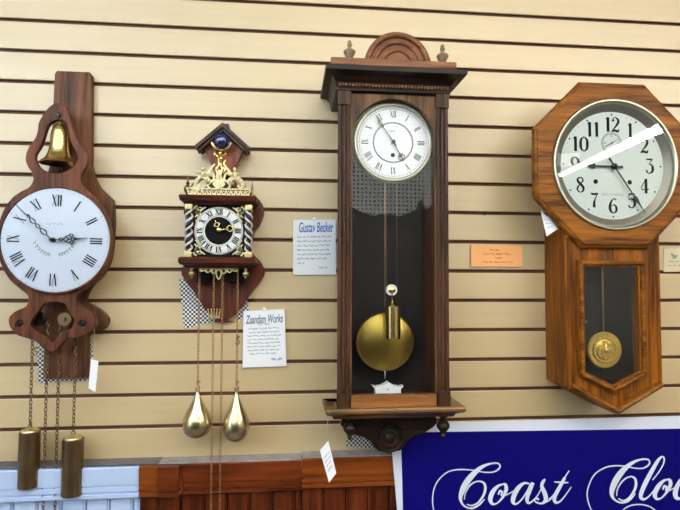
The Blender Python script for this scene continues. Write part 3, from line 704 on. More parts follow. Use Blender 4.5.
# dial
bm = B(); disc(bm, cd, .0885, .112, .1205, 64); dl = obj('dial', bm, M['enamel'], C)
obj('brass_bezel', ring(B(), cd, [(.0855, .111), (.0855, .1235), (.088, .1255), (.092, .1255), (.0955, .122), (.0955, .111)]), M['bezel'], C)
dial_numerals(dl, cd, .1209, .0675, .017, .0020, .0007, .0036, 0, False); bm = B(); ticks(bm, cd, .1208, .081, .0838, .0005, 60, 5, .0013); circ_line(bm, cd, .1208, .0805, .0005); obj('minute_track', bm, M['black'], dl, flat=True)
obj('inner_ring', ring(B(), cd, [(.0455, .1203), (.0462, .1222), (.0482, .1222), (.049, .1203)]), M['sleeve'], dl)
p = at(392.5, 155, .121); bm = B(); disc(bm, (cd[0]-.0005, p.z), .0052, .1204, .1212, 20, .0002); obj('winding_hole', bm, M['black'], dl)
bm = B(); f = flatf((cd[0]-.004, cd[1]+.027), .1209)
for k in range(5): ribbon(bm, [(-.008+.0035*k, .002), (-.0065+.0035*k, -.0015), (-.0055+.0035*k, .002)], .0009, f, smooth=3)
ribbon(bm, [(-.01, -.005), (.009, -.005)], .0005, f, smooth=0); obj('maker_mark', bm, M['grey_ink'], dl, flat=True)
hc = cd
def spade(bm, ang, L, d, w, c, tail=.012, loops=True):
    f = flatf(c, d, ang)
    ribbon(bm, [(0, -tail), (0, L*.72)], [.0022, .0014], f, .001, 0)
    if loops:
        for s in (-1, 1):
            ribbon(bm, [(0, L*.66), (s*w, L*.74), (s*w*.8, L*.84), (0, L*.9)], .0013, f, .001, 4)
            ribbon(bm, [(0, L*.6), (s*w*.7, L*.64), (s*w*.4, L*.7), (0, L*.72)], .0012, f, .001, 4)
    ribbon(bm, [(0, L*.72), (0, L*.85), (0, L)], [.0014, .002, .0006], f, .001, 0)
    lathe(bm, [(.0048, d-.0005), (.0048, d+.002), (.003, d+.0035), (1e-5, d+.004)], (c[0], 0, c[1]), 'y', 18)
a_, l_ = aim(hc, 404, 161.5, .124); bm = B(); spade(bm, a_, l_, .1235, .008, hc); obj('hour_hand', bm, M['blackmetal'], C)
a_, l_ = aim(hc, 376.5, 117.5, .126); bm = B(); spade(bm, a_, l_, .1255, .0035, hc, .012); obj('minute_hand', bm, M['blackmetal'], C)
# pendulum, weight, beat plate
pb = at(385, 341.5, .055); pend = obj('pendulum', lathe(B(), [(1e-5, .043), (.03, .044), (.0695, .05), (.0725, .053), (.0725, .055), (.07, .058), (.067, .0575), (.05, .0615), (.025, .0655), (.0, .0665)], (pb.x, 0, pb.z), 'y', 64), M['brass_bob'], C)
bm = B(); pt = at(388.5, 150, .055)
box(bm, pb.x-.0012, pb.x+.0012, -.057, -.054, pb.z+.068, pt.z, .0003); obj('pendulum_rod', bm, M['rod'] if 'rod' in M else M['bronze'], pend)
bm = B(); tube(bm, [(pb.x, -.055, pb.z-.068), (pb.x, -.055, pb.z-.078), (pb.x, -.055, pb.z-.09)], [.0022, .0014, .0005], 10); obj('pendulum_tip', bm, M['silver'], pend)
pw0, pw1 = at(392.8, 339, .09), at(392.8, 305, .09)
bm = B(); r = .0185; h = pw1.z-pw0.z
lathe(bm, [(r-.002, 0), (r, .002), (r, h*.06), (r-.0005, h*.065), (r-.0005, h*.09), (r, h*.095), (r, h-.003), (r-.003, h), (.006, h+.003), (1e-5, h+.003)], (pw0.x, -.09, pw0.z), 'z', 36)
wt = obj('driving_weight', bm, M['brass'], C)
pp = at(391.5, 290, .09)
bm = B(); ring(bm, (pp.x, pp.z), [(.007, .086), (.0128, .085), (.0135, .087), (.0115, .0885), (.0115, .0915), (.0135, .093), (.0128, .095), (.007, .094)], 36); pu = obj('pulley', bm, M['enamel'], C)
bm = B(); lathe(bm, [(.0085, .084), (.0085, .096), (.004, .0985), (1e-5, .0985)], (pp.x, 0, pp.z), 'y', 20); obj('pulley_hub', bm, M['brass'], pu)
bm = B(); tube(bm, [(pp.x, -.097, pp.z-.004), (pp.x, -.097, pp.z-.018), (pp.x+.001, -.092, pp.z-.024), (pw0.x-.001, -.09, pw1.z+.001)], .0016, 8, 3); ball(bm, (pp.x+.001, -.092, pw1.z+.006), .004, 1, 1, 1, 10, 8); obj('weight_hook', bm, M['brass'], pu)
bm = B()
for s in (-1, 1): tube(bm, [(pp.x+s*.0128, -.09, pp.z), (pp.x+s*.0128, -.09, cd[1]-.06)], .0006, 5)
obj('weight_line', bm, M['bronze'], pu)
pb2 = XZ([(372.5, 388), (377, 389), (382, 388), (386, 386), (388.5, 384), (391, 386), (395, 388), (400, 389), (404, 388), (401, 391), (401.5, 400), (375, 400), (375, 391)], .11)
bp_ = obj('beat_plate', plate(B(), [[(x, z+.004) for x, z in pb2]], .085, .11, .001), M['enamel'], C)
p = at(388, 389.5, .111); bm = B(); disc(bm, (p.x, p.z), .0018, .1095, .1106, 12, .0002); obj('beat_screw', bm, M['black'], bp_)
# shelf and bottom bracket
s1 = lambda py, d: zc(py, d)
bm = B(); stack(bm, XC-.002, [(zc(418.5, .165), .136, .16), (zc(415.5, .17), .140, .166), (zc(414.5, .185), .152, .182), (zc(413, .19), .1555, .189), (zc(410.5, .19), .1565, .191), (zc(408.5, .19), .154, .188), (z_lo+.002, .140, .166), (z_lo+.0025, .1325, .150)], -.08)
obj('shelf_moulding', bm, M['shelf'] if 'shelf' in M else M['ebony_x'], C)
zs = zc(418.5, .165)+.001
o1 = XZ([(394, 452), (400, 450), (404, 445.5), (408, 440), (414, 436), (424, 432.5), (429, 429.5), (434, 426), (437, 422)], .09)
xs0 = XC
prof = [(xs0, o1[0][1])]+[(2*xs0-max(x, xs0+.002), z) for x, z in o1[1:]]+[(xs0-.108, zs)]
obj('bottom_bracket', plate(B(), [mirror(prof, xs0)], .072, .095, .003), M['ebony_x'], C)
p = at(389, 438, .1); bm = B(); ring(bm, (XC, p.z), [(.004, .094), (.032, .094), (.034, .1), (.03, .104), (.026, .1), (.022, .104), (.016, .105), (.012, .101), (.004, .106)], 40); ball(bm, (XC, -.1, p.z), .009, 1, .7, 1, 14, 8); obj('boss', bm, M['ebony_x'], C)
for px in (349.5, 442.5):
    x = at(px, 430, .13).x; bm = B(); lathe(bm, [(.011, 0), (.011, -.007), (.007, -.009), (.006, -.013), (.013, -.02), (.0155, -.026), (.0145, -.032), (.008, -.04), (.0045, -.045), (.006, -.049), (.003, -.054), (1e-5, -.055)], (x, -.135, zs), 'z', 20); obj('drop_finial', bm, M['ebony_x'], C)

# ------------------------------------------------------------------ octagonal clock
XD, ZD = .8020, 1.7190
D = empty('wall_clock', (XD, 0, 1.11), 'octagonal golden oak wall clock with bold arabic numerals and pointed lower case', 'clock')
def octa(a): return [(XD+a/math.cos(PI/8)*math.cos(PI/8+i*PI/4), ZD+a/math.cos(PI/8)*math.sin(PI/8+i*PI/4)) for i in range(8)]
AO = .2065
bm = B(); plate(bm, [octa(AO-.05), circle((XD, ZD), .148, 72)], .001, .105, .0); obj('drum', bm, M['oak_v'], D)
bm = B()
pts = [(AO-.03, .1045), (AO-.006, .1045), (AO-.001, .107), (AO, .112), (AO-.0035, .1185), (AO-.0075, .12), (AO-.009, .1225), (AO-.0125, .1235)]
rings = [[(x, -d, z) for x, z in octa(a)] for a, d in pts]
loft(bm, rings, True, False)
n = 72; inner_r = [(.160, .1235), (.158, .12), (.155, .0955)]
# flat front between the octagon edge and the round opening
oct_o = octa(.193)
plate(bm, [octa(AO-.0125), circle((XD, ZD), .158, n)], .1045, .1235, 0)
obj('octagon_frame', bm, M['oak'], D)
bz = obj('brass_bezel', ring(B(), (XD, ZD), [(.1515, .100), (.1515, .122), (.1535, .1275), (.157, .130), (.160, .130), (.1625, .1275), (.1635, .1232), (.158, .1225), (.158, .100)]), M['bezel'] if 'bezel' in M else M['brass_old'], D)
obj('inner_sleeve', ring(B(), (XD, ZD), [(.1345, .1095), (.1345, .1118), (.1495, .1215), (.1517, .1215), (.1517, .1095)]), M['sleeve'] if 'sleeve' in M else M['silver'], D)
bm = B(); disc(bm, (XD, ZD), .15, .101, .1115, 72); dl = obj('dial', bm, M['cream_dial'], D)
cD = (XD, ZD)
bm = B(); dn = .1119
# arabic numerals drawn as thick and thin strokes, height 1
def arabic(ch):
    T, t = .2, .06
    return {'0': [([(0, .5), (-.2, .3), (-.24, 0), (-.2, -.3), (0, -.5)], [t, T*.8, T, T*.8, t]), ([(0, .5), (.2, .3), (.24, 0), (.2, -.3), (0, -.5)], [t, T*.8, T, T*.8, t])],
     '1': [([(.0, .5), (.0, -.5)], [T, T]), ([(-.16, .36), (0, .5)], [t, t*1.5])],
     '2': [([(-.22, .27), (-.1, .3), (-.14, .42), (0, .5), (.18, .4), (.24, .22), (.1, -.05), (-.15, -.34), (-.26, -.5)], [.12, .13, .06, .06, .13, .18, .14, .07, .05]), ([(-.26, -.46), (0, -.4), (.2, -.46), (.28, -.28)], [.1, .16, .14, .05])],
     '3': [([(-.24, .46), (.22, .46)], [.09, .12]), ([(.22, .46), (.0, .14), (.14, .1), (.24, -.1), (.2, -.36), (0, -.5), (-.18, -.42), (-.2, -.28)], [.06, .06, .1, .19, .17, .07, .1, .13])],
     '4': [([(.08, .5), (.08, -.5)], [T, T]), ([(.08, .5), (-.26, -.2), (.28, -.2)], [t, t, t*1.4])],
     '5': [([(-.18, .46), (.24, .46)], [.12, .1]), ([(-.18, .48), (-.2, .08), (-.02, .14), (.18, .02), (.22, -.24), (.06, -.47), (-.16, -.44), (-.22, -.3)], [.06, .06, .08, .17, .19, .09, .09, .14])],
     '6': [([(.2, .4), (.08, .5), (-.12, .32), (-.24, -.05), (-.18, -.36), (0, -.5)], [.12, .06, .12, .2, .17, .06]), ([(0, -.5), (.2, -.36), (.22, -.12), (.1, .06), (-.06, .04), (-.2, -.12)], [.06, .15, .17, .1, .05, .04])],
     '7': [([(-.26, .45), (.0, .4), (.26, .46)], [.1, .15, .1]), ([(.26, .46), (.06, .1), (-.02, -.2), (-.02, -.5)], [.05, .08, .17, .2])],
     '8': [([(.1, .5), (-.12, .46), (-.2, .28), (0, .06), (.2, -.16), (.18, -.4), (0, -.5), (-.18, -.4), (-.2, -.18), (0, .06), (.18, .28), (.12, .46), (-.04, .5)], [.06, .1, .15, .17, .17, .12, .06, .1, .12, .06, .1, .08, .06])],
     '9': [([(-.2, -.4), (-.08, -.5), (.12, -.32), (.24, .05), (.18, .36), (0, .5)], [.12, .06, .12, .2, .17, .06]), ([(0, .5), (-.2, .36), (-.22, .12), (-.1, -.06), (.06, -.04), (.2, .12)], [.06, .15, .17, .1, .05, .04])]}[ch]
rN, hN = .1015, .0365
for i in range(1, 13):
    a = i*PI/6; s = str(i); c = (XD+rN*.96*math.sin(a), ZD+.001+rN*math.cos(a)); wch = .62
    bm = B()
    for j, chh in enumerate(s):
        off = (j-(len(s)-1)/2)*hN*(.5 if s in ('11',) else .6)
        if s == '12': off = (-.27, .24)[j]*hN
        f = flatf((c[0]+off, c[1]), dn, 0, hN)
        for pts, w in arabic(chh): ribbon(bm, [(x*1.0, y) for x, y in pts], w, f, smooth=5)
    obj('numeral', bm, M['black'], dl, flat=True)
bm = B(); 
for i in range(60):
    a = i*PI/30
    if i % 5 == 0: disc(bm, (XD+.1275*math.sin(a), ZD+.1275*math.cos(a)), .0023, .1113, .112, 10, .0001)
    else: disc(bm, (XD+.1275*math.sin(a), ZD+.1275*math.cos(a)), .0008, .1113, .112, 6, .0001)
obj('minute_dots', bm, M['black'], dl, flat=True)
sd = (XD-.0015, ZD+.056)
bm = B(); circ_line(bm, sd, .1119, .026, .0007); circ_line(bm, sd, .1119, .0225, .0005); ticks(bm, sd, .1119, .0225, .026, .0006, 60, 5, .0013)
for k in range(4):
    a = k*PI/2; circ_line(bm, (sd[0]+.0175*math.sin(a), sd[1]+.0175*math.cos(a)), .1119, .0022, .0008, 10)
obj('seconds_track', bm, M['black'], dl, flat=True)
bm = B(); f = flatf(sd, .1135, math.radians(60)); ribbon(bm, [(0, -.02), (0, 0), (0, .024)], [.0022, .0016, .0006], f, .0008, 0); lathe(bm, [(.002, .1114), (.002, .1145), (1e-5, .1145)], (sd[0], 0, sd[1]), 'y', 12); obj('seconds_hand', bm, M['blackmetal'], D)
for px in (596.5, 632):
    p = at(px, 181.3, .1); bm = B(); disc(bm, (XD+(.0445 if px > 610 else -.0445), ZD-.041), .0058, .1113, .1121, 20, .0002); obj('winding_hole', bm, M['black'], dl)
bm = B(); text(bm, 'SETH THOMAS', (XD, ZD-.073), .0085, .1119, 0, 1.05); obj('maker_name', bm, M['grey_ink'], dl, flat=True)
p = at(614, 166.7, .108); hD = (XD+.0005, ZD-.0035)
def blade(name, ang, L, d, w):
    bm = B(); f = flatf(hD, d, ang)
    ribbon(bm, [(0, -.024), (0, -.012), (0, 0), (0, L*.5), (0, L*.62), (0, L*.66), (0, L*.72), (0, L*.8), (0, L)], [.006, .004, .004, w*.45, w*.35, w*1.2, w*1.35, w*.6, .0008], f, .001, 0)
    lathe(bm, [(.0075, d-.001), (.0075, d+.002), (.004, d+.004), (1e-5, d+.0045)], (hD[0], 0, hD[1]), 'y', 20)
    obj(name, bm, M['blackmetal'], D)
a_, l_ = aim(hD, 585, 165.4, .116); blade('hour_hand', a_, l_, .1155, .0095)
a_, l_ = aim(hD, 645.5, 213, .12); blade('minute_hand', a_, l_, .119, .0075)
SAG = .0065; Rg = (.1515**2+SAG**2)/(2*SAG); g = []
for i in range(17):
    r = .1515*(1-i/16); g.append((max(r, 1e-5), .1268+math.sqrt(Rg*Rg-r*r)-(Rg-SAG)))
bm = B(); lathe(bm, g, (XD, 0, ZD), 'y', 72, False); gl = obj('dial_glass', bm, M['dome'], bz)
# lower case
xl_, xr_ = at(566.5, 330, .108).x, at(662, 330, .108).x; XE, CW = (xl_+xr_)/2, (xr_-xl_)/2
zE = lambda py, d=.108: at(614, py, d).z
ztop, zc_, zt_ = ZD-.15, at(566, 386.5, .108).z, at(614, 414, .108).z
zc_ = (at(566, 387, .108).z+at(662, 386, .108).z)/2
def pent(i, bot=0):
    s = (zc_-zt_)/CW; k = i*math.hypot(1, s)-i*s
    return [(XE-CW+i, ztop-0), (XE+CW-i, ztop-0), (XE+CW-i, zc_+k), (XE, zt_+i*math.hypot(1, s)), (XE-CW+i, zc_+k)]
bm = B(); plate(bm, [pent(0), [(x, min(z, ztop-.02)) for x, z in pent(.014)]], .001, .092, .0005); obj('lower_case', bm, M['oak_v'], D)
obj('case_back', plate(B(), [pent(.013)], .004, .012), M['inside_grey'], D)
# front board with opening, corner bead, sloping mouldings
dl_, dr__ = at(578.5, 320, .114).x, at(646, 320, .114).x; dw = (dr__-dl_)/2; gz1 = at(612, 268, .112).z
def door_out(i):
    t = at(614, 393, .112).z; cr = at(579, 376, .112).z; s = (cr-t)/dw; k = i*math.hypot(1, s)-i*s
    zt = at(612, 260, .112).z
    xc = (dl_+dr__)/2
    return [(xc-dw+i, zt-i), (xc+dw-i, zt-i), (xc+dw-i, cr+k), (xc, t+i*math.hypot(1, s)), (xc-dw+i, cr+k)]
bm = B(); plate(bm, [pent(0), door_out(.012)], .092, .106, .002); obj('case_front', bm, M['oak_v'], D)
def strip(bm, a, b, w, d0, d1):
    """rounded moulding from a to b (x, z)"""
    a, b = Vector(a), Vector(b); t = (b-a).normalized(); n = Vector((-t.y, t.x))
    prof = [(-.5, 0), (-.5, .35), (-.34, .8), (0, 1), (.34, .8), (.5, .35), (.5, 0)]
    loft(bm, [[(p.x+n.x*w*u, -(d0+(d1-d0)*v), p.y+n.y*w*u) for u, v in prof] for p in (a, b)])
P5 = pent(.007)
bm = B(); strip(bm, P5[4], P5[3], .016, .104, .121); strip(bm, P5[3], P5[2], .016, .104, .121); obj('drop_moulding', bm, M['oak'], D)
for x in (P5[0][0]+.001, P5[1][0]-.001): bm = B(); strip(bm, (x, ztop-.03), (x, zc_+.004), .007, .104, .110); obj('corner_bead', bm, M['oak_v'], D)
Do, Di = door_out(0), door_out(.017)
dr = obj('door', plate(B(), [Do, Di], .106, .113, .001), M['oak_v'], D)
bm = B(); q = door_out(.0075)
for i in range(5): strip(bm, q[i], q[(i+1) % 5], .0115, .112, .121)
obj('door_moulding', bm, M['oak'], dr)
bm = B(); bm.faces.new([bm.verts.new((x, -.1085, z)) for x, z in door_out(.015)]); obj('door_glass', bm, M['glass'], dr)
p = at(583.5, 321.5, .121); bm = B(); lathe(bm, [(.003, .117), (.0025, .124), (.0045, .127), (.0045, .13), (.003, .132), (1e-5, .132)], (p.x, 0, p.z), 'y', 16); obj('door_knob', bm, M['bronze'], dr)
pb = at(604.9, 350, .075); r = .0455
bm = B(); lathe(bm, [(1e-5, .065), (r*.9, .067), (r, .071), (r, .073), (r*.95, .0755), (r*.74, .0755), (r*.7, .078), (r*.62, .078), (r*.58, .0755), (r*.5, .077), (r*.3, .081), (.0, .082)], (pb.x, 0, pb.z), 'y', 60)
for i in range(40):
    a = 2*PI*i/40; f = flatf((pb.x, pb.z), .0748, a); ribbon(bm, [(0, r*.76), (0, r*.95)], [.0022, .0032], f, .0022, 0)
for i in range(24):
    a = 2*PI*i/24; ball(bm, (pb.x+r*.66*math.cos(a), -.078, pb.z+r*.66*math.sin(a)), .0022, 1, 1, 1, 8, 5)
for i in range(6):
    a = 2*PI*i/6; f = flatf((pb.x, pb.z), .0785, a); ribbon(bm, [(0, .004), (.006, .011), (.002, .02), (-.005, .022), (-.006, .016), (-.002, .014)], [.002, .004, .004, .0035, .003, .0015], f, .0035, 4)
ball(bm, (pb.x, -.082, pb.z), .007, 1, .6, 1, 14, 8)
pn = obj('pendulum', bm, M['embossed'], D)
bm = B(); box(bm, pb.x-.002, pb.x+.002, -.0715, -.0695, pb.z+r-.001, ztop-.003); obj('pendulum_rod', bm, M['bronze'], pn)

# ------------------------------------------------------------------ cards and tags
def quad_card(name, px, d, mat, label, cat, th=.0012, group=None, d2=None, bulge=0):
    """thin card through four picture corners, at its own depth"""
    P = [at(x, y, d if d2 is None else dd) for (x, y), dd in zip(px, d2 or [d]*4)]
    bm = B(); n = 6; rows = []
    for k in (0, 1):
        g = []
        for j in range(n+1):
            row = []
            for i in range(n+1):
                u, v = i/n, j/n; q = P[0]*(1-u)*(1-v)+P[1]*u*(1-v)+P[2]*u*v+P[3]*(1-u)*v
                row.append(bm.verts.new(q+Vector((0, -th*k-bulge*math.sin(v*PI), 0))))
            g.append(row)
        for j in range(n):
            for i in range(n): bm.faces.new((g[j][i], g[j][i+1], g[j+1][i+1], g[j+1][i]))
        rows.append(g)
    a, b = rows
    edge = [(0, i) for i in range(n)]+[(i, n) for i in range(n)]+[(n, n-i) for i in range(n)]+[(n-i, 0) for i in range(n)]
    for k in range(len(edge)):
        (j, i), (j2, i2) = edge[k], edge[(k+1) % len(edge)]; bm.faces.new((a[j][i], a[j2][i2], b[j2][i2], b[j][i]))
    o = obj(name, bm, mat, None, label, cat, group)
    def f(u, v, h=0, P=P): # card coordinates 0..1 right, 0..1 down
        q = P[0]*(1-u)*(1-v)+P[1]*u*(1-v)+P[2]*u*v+P[3]*(1-u)*v
        return q+Vector((0, -th-bulge*math.sin(v*PI)-.0003-h, 0))
    return o, f
def scribble(bm, f, u0, u1, v, h, w, seed, asp):
    rnd = random.Random(seed); u = u0
    while u < u1:
        L = min(rnd.uniform(.06, .15), u1-u)
        if L > .02:
            n = max(3, int(L/.014)); pts = []
            for i in range(n+1):
                pts.append((u+L*i/n, v+rnd.choice((-.5, .5, -.3, .35))*h*(1 if i % 2 else -1)*.9))
            ribbon(bm, pts, w, f, smooth=3)
        u += L+.025
def heading(bm, s, f, u0, u1, vc, hv, thick):
    cu = bpy.data.curves.new('tmp', 'FONT'); cu.body = s; cu.size = 1; cu.shear = .18; cu.offset = thick
    me = curve_mesh(cu); xs = [v.co.x for v in me.vertices]; x0, x1 = min(xs), max(xs)
    for v in me.vertices: v.co = f(u0+(u1-u0)*(v.co.x-x0)/(x1-x0), vc+hv*(.35-v.co.y), .0)
    bm.from_mesh(me); bpy.data.meshes.remove(me)
def pin(f, parent, mat=None):
    p = f(.5, -.012); bm = B(); ball(bm, p+Vector((0, -.001, 0)), .0045, 1, .5, 1, 12, 8); obj('pushpin', bm, mat or M['paper'], parent)
card, f = quad_card('description_card', [(293, 220), (335.5, 219.5), (336, 274.5), (293, 275)], .004, M['paper'], 'white card with blue handwritten heading, pinned left of the tall clock', 'card')
bm = B(); heading(bm, 'Gustav Becker', f, .14, .95, .135, .25, .018); obj('heading', bm, M['blue_ink'], card, flat=True)
bm = B()
for k, (u0, u1) in enumerate(((.1, .9), (.1, .88), (.1, .88), (.1, .84), (.1, .9), (.1, .82), (.1, .26), (.6, .8))): scribble(bm, f, u0, u1, .31+.08*k, .026, .011, 10+k, .8)
obj('handwriting', bm, M['body_ink'], card, flat=True); pin(f, card)
card, f = quad_card('description_card', [(243.5, 311), (284.5, 309), (286.5, 366), (242.5, 367.5)], .006, M['paper'], 'white card with dark handwritten heading, pinned beside the roofed clock', 'card')
bm = B(); heading(bm, 'Zaandam Works', f, .06, .95, .155, .21, .014); obj('heading', bm, M['dark_ink'], card, flat=True)
bm = B(); scribble(bm, f, .34, .66, .25, .024, .011, 30, .8)
for k, (u0, u1) in enumerate(((.12, .86), (.14, .86), (.1, .9), (.1, .84), (.1, .9), (.1, .88), (.12, .84), (.16, .8))): scribble(bm, f, u0, u1, .325+.063*k, .022, .010, 31+k, .8)
scribble(bm, f, .66, .9, .87, .035, .016, 50, .8)
obj('handwriting', bm, M['body_ink'], card, flat=True); pin(f, card)
card, f = quad_card('description_card', [(471, 245), (522, 245.5), (522.5, 267), (471, 266.5)], .004, M['paper_orange'], 'small orange card with handwriting between the tall clock and the octagonal clock', 'card')
bm = B()
for k, (u0, u1) in enumerate(((.36, .56), (.24, .8), (.45, .6), (.22, .8))): scribble(bm, f, u0, u1, .22+.19*k, .06, .022, 60+k, .5)
obj('handwriting', bm, M['orange_ink'], card, flat=True)
card, f = quad_card('description_card', [(663.5, 249), (704, 247), (704, 271), (663.5, 272)], .0004, M['paper_cream'], 'cream card at the right edge of the photo, beside the oak case', 'card')
bm = B()
for k, (u0, u1) in enumerate(((.1, .8), (.1, .9))): scribble(bm, f, u0, u1, .56+.17*k, .05, .016, 70+k, .5)
obj('handwriting', bm, M['body_ink'], card, flat=True)
bm = B(); ribbon(bm, [(.18, .2), (.26, .34), (.34, .3)], [.03, .1, .03], f, smooth=3); ribbon(bm, [(.2, .4), (.3, .42)], .05, f, smooth=0); obj('drawing', bm, M['green_ink'], card, flat=True)

def chk(px, d, d2, label): return quad_card('checkered_card', px, d, M['checker'], label, 'card', .0006, None, d2)
chk([(38, 345), (92, 340), (94.5, 380), (38, 383)], .001, [.0005, .0004, .0004, .0005], 'black and white checkered card tucked behind the bottom of the walnut bell clock')
chk([(179, 279), (206, 276), (217, 321), (184, 329)], .0005, None, 'black and white checkered card showing at the lower left of the roofed clock')
chk([(232, 309), (247, 300), (249, 313), (238, 322)], .0005, None, 'checkered scrap showing at the lower right of the roofed clock')
chk([(352, 423), (374, 421), (380, 449), (345, 446)], .003, None, 'black and white checkered card under the tall clock, beside its round boss')

def tag_(px, d, top, label, mat=None, marks=None):
    o, f = quad_card('price_tag', px, d, mat or M['paper'], label, 'price tag', .0008)
    bm = B()
    if top: tube(bm, [at(*top[0]), at(*top[1])], .0007, 5); obj('string', bm, M['string'], o)
    if marks:
        bm = B()
        for i, (u0, u1, v) in enumerate(marks): scribble(bm, f, u0, u1, v, .04, .016, 90+i, .5)
        obj('writing', bm, M['body_ink'], o, flat=True)
    return o
tag_([(91, 359), (98.5, 361), (95.5, 392), (88.5, 388)], .05, ((94.3, 329, .05), (94.8, 362, .05)), 'white folded price tag hanging at the lower right of the bell clock')
tag_([(319.8, 450.5), (328.3, 440.5), (336.3, 473), (329, 482.5)], .16, ((329, 410, .16), (325, 446, .16)), 'white price tag on a string, hanging from the left of the tall clock', None, [(.1, .9, .3), (.15, .9, .42), (.2, .8, .55), (.2, .8, .7)])
tag_([(540.3, 210.5), (549, 218), (557.5, 229), (546.5, 236.5)], .1, None, 'white tag with blue print peeking out under the left of the octagon', None, [(.2, .8, .3), (.2, .8, .5), (.2, .8, .7)])
p = at(484.5, 214.5, 0); bm = B(); tube(bm, [(p.x, .012, p.z), (p.x, -.008, p.z), (p.x, -.012, p.z+.004)], .0022, 8, 3); obj('wall_hook', bm, M['blackmetal'], None, 'tiny dark hook in a groove above the orange card', 'hook')

# ------------------------------------------------------------------ banner
def bd(py):
    ks = [(410, .0525), (450, .0535), (480, .055), (510, .058), (620, .068)]
    for (a, da), (b, db) in zip(ks, ks[1:]):
        if py <= b: t = max(0, (py-a)/(b-a)); t = t*t*(3-2*t); return da+(db-da)*t
    return ks[-1][1]
lx0 = lambda v: 390.5+(397.6-392)*(v-.2)*.9+0  # left edge in picture columns against height
ys = [0, .045, .09, .125, .16, .2, .26, .32, .38, .45, .55, .7, .85, 1]
def by(x, v):                                   # picture row of banner height v at column x
    t0 = 424.5-(x-392)*.030; b0 = 432.6-(x-392)*.0137
    return t0+(b0-t0)*v/.09 if v <= .09 else b0+(590-b0)*(v-.09)/.91
def bx(u, v):
    row = 424+165*v; l = 390.5+max(0, row-440)*.09; li = 400.5+max(0, row-430)*.03
    return l+(li-l)*u/.03 if u <= .03 else li+(760-li)*(u-.03)/.97
us = [0, .03]+[.03+.97*i/14 for i in range(1, 14)]+[.975, 1]
bm = B(); fr_, bk = [], []
for v in ys:
    r1, r2 = [], []
    for u in us:
        x = bx(u, v); y = by(x, v); p = at(x, y, bd(y)); r1.append(bm.verts.new(p)); r2.append(bm.verts.new(p+Vector((0, .001, 0))))
    fr_.append(r1); bk.append(r2)
for j in range(len(ys)-1):
    for i in range(len(us)-1):
        for g in (fr_, bk):
            fc = bm.faces.new((g[j][i], g[j][i+1], g[j+1][i+1], g[j+1][i])); white = ys[j+1] <= .0901 or us[i+1] <= .0301 or us[i] >= .97 or ys[j] >= .95
            fc.material_index = 0 if white else 1
ban = obj('shop_banner', bm, [M['banner_white'], M['banner_blue']], None, 'royal blue shop banner with white border and flowing white script', 'banner')
def fb(x, y, h=0): return at(x, y, bd(y)+.0012)
bm = B()
def sA(pts, w): ribbon(bm, [(x/5.44+430, y/5.44+430) for x, y in pts], [q/5.44 for q in w], fb, smooth=7)
def sB(pts, w): ribbon(bm, [(x/5.23+550, y/5.23+430) for x, y in pts], [q/5.23 for q in w], fb, smooth=7)
sA([(32, 470), (18, 425), (14, 380), (22, 320), (50, 268), (98, 228), (160, 215), (235, 219), (290, 229), (340, 229), (372, 214), (381, 195), (368, 181), (338, 181)], [6, 6, 6, 6, 6, 6, 7, 6, 6, 7, 9, 8, 8, 10])
sA([(355, 180), (318, 186), (275, 206), (232, 244), (196, 290), (174, 335), (166, 372), (176, 402), (200, 421), (232, 425), (268, 406), (297, 376)], [7, 12, 20, 30, 33, 28, 18, 10, 9, 11, 10, 5])
sA([(187, 378), (192, 345), (212, 308), (240, 285), (270, 279), (294, 290), (301, 318), (291, 355), (262, 395), (228, 411), (200, 404)], [5, 6, 8, 8, 8, 12, 14, 13, 10, 8, 6])
sA([(404, 294), (372, 304), (342, 336), (328, 375), (340, 402), (368, 396), (398, 362), (414, 325), (410, 298), (396, 293)], [6, 14, 24, 24, 14, 8, 14, 20, 16, 6])
sA([(372, 352), (380, 332), (392, 338), (388, 354), (402, 358), (430, 346), (458, 330)], [8, 12, 12, 8, 6, 6, 5])
sA([(540, 292), (510, 290), (478, 318), (456, 360), (452, 392), (470, 402), (500, 376), (530, 330), (548, 292)], [8, 14, 24, 26, 20, 10, 8, 8, 10])
sA([(560, 286), (542, 330), (528, 372), (534, 396), (556, 388), (592, 345), (626, 268)], [20, 22, 20, 14, 8, 6, 8])
sA([(626, 266), (612, 278), (608, 305), (624, 345), (630, 378), (612, 398), (584, 396), (566, 380), (580, 372), (592, 380)], [5, 8, 18, 24, 22, 12, 8, 8, 12, 10])
sA([(612, 398), (645, 385), (672, 358), (700, 325)], [8, 7, 6, 6])
sB([(-6, 362), (20, 338), (60, 275), (100, 213)], [6, 6, 6, 6])
sB([(78, 248), (52, 296), (26, 345), (24, 370), (38, 380), (66, 360), (112, 297)], [14, 19, 20, 18, 12, 7, 5])
sB([(22, 271), (58, 274), (96, 275)], [6, 9, 6])
sB([(232, 440), (210, 405), (195, 350), (200, 300), (232, 234), (288, 197), (340, 187), (395, 190), (440, 199), (485, 200), (514, 184), (521, 165), (508, 153), (478, 153)], [6, 6, 6, 6, 6, 7, 7, 7, 6, 7, 9, 8, 8, 10])
sB([(492, 152), (455, 160), (415, 182), (376, 218), (344, 264), (326, 308), (324, 342), (340, 366), (370, 380), (402, 374), (428, 354), (447, 331)], [7, 12, 20, 30, 33, 28, 18, 10, 9, 11, 10, 5])
sB([(349, 345), (352, 312), (372, 276), (398, 252), (424, 244), (444, 254), (450, 282), (440, 318), (412, 356), (382, 370), (358, 358)], [5, 6, 8, 8, 8, 12, 14, 13, 10, 8, 6])
sB([(536, 262), (566, 224), (592, 180), (597, 150), (586, 140), (566, 158), (534, 212), (500, 276), (478, 328), (476, 354), (494, 362), (520, 344), (550, 306)], [6, 6, 7, 8, 9, 16, 22, 24, 22, 18, 12, 7, 5])
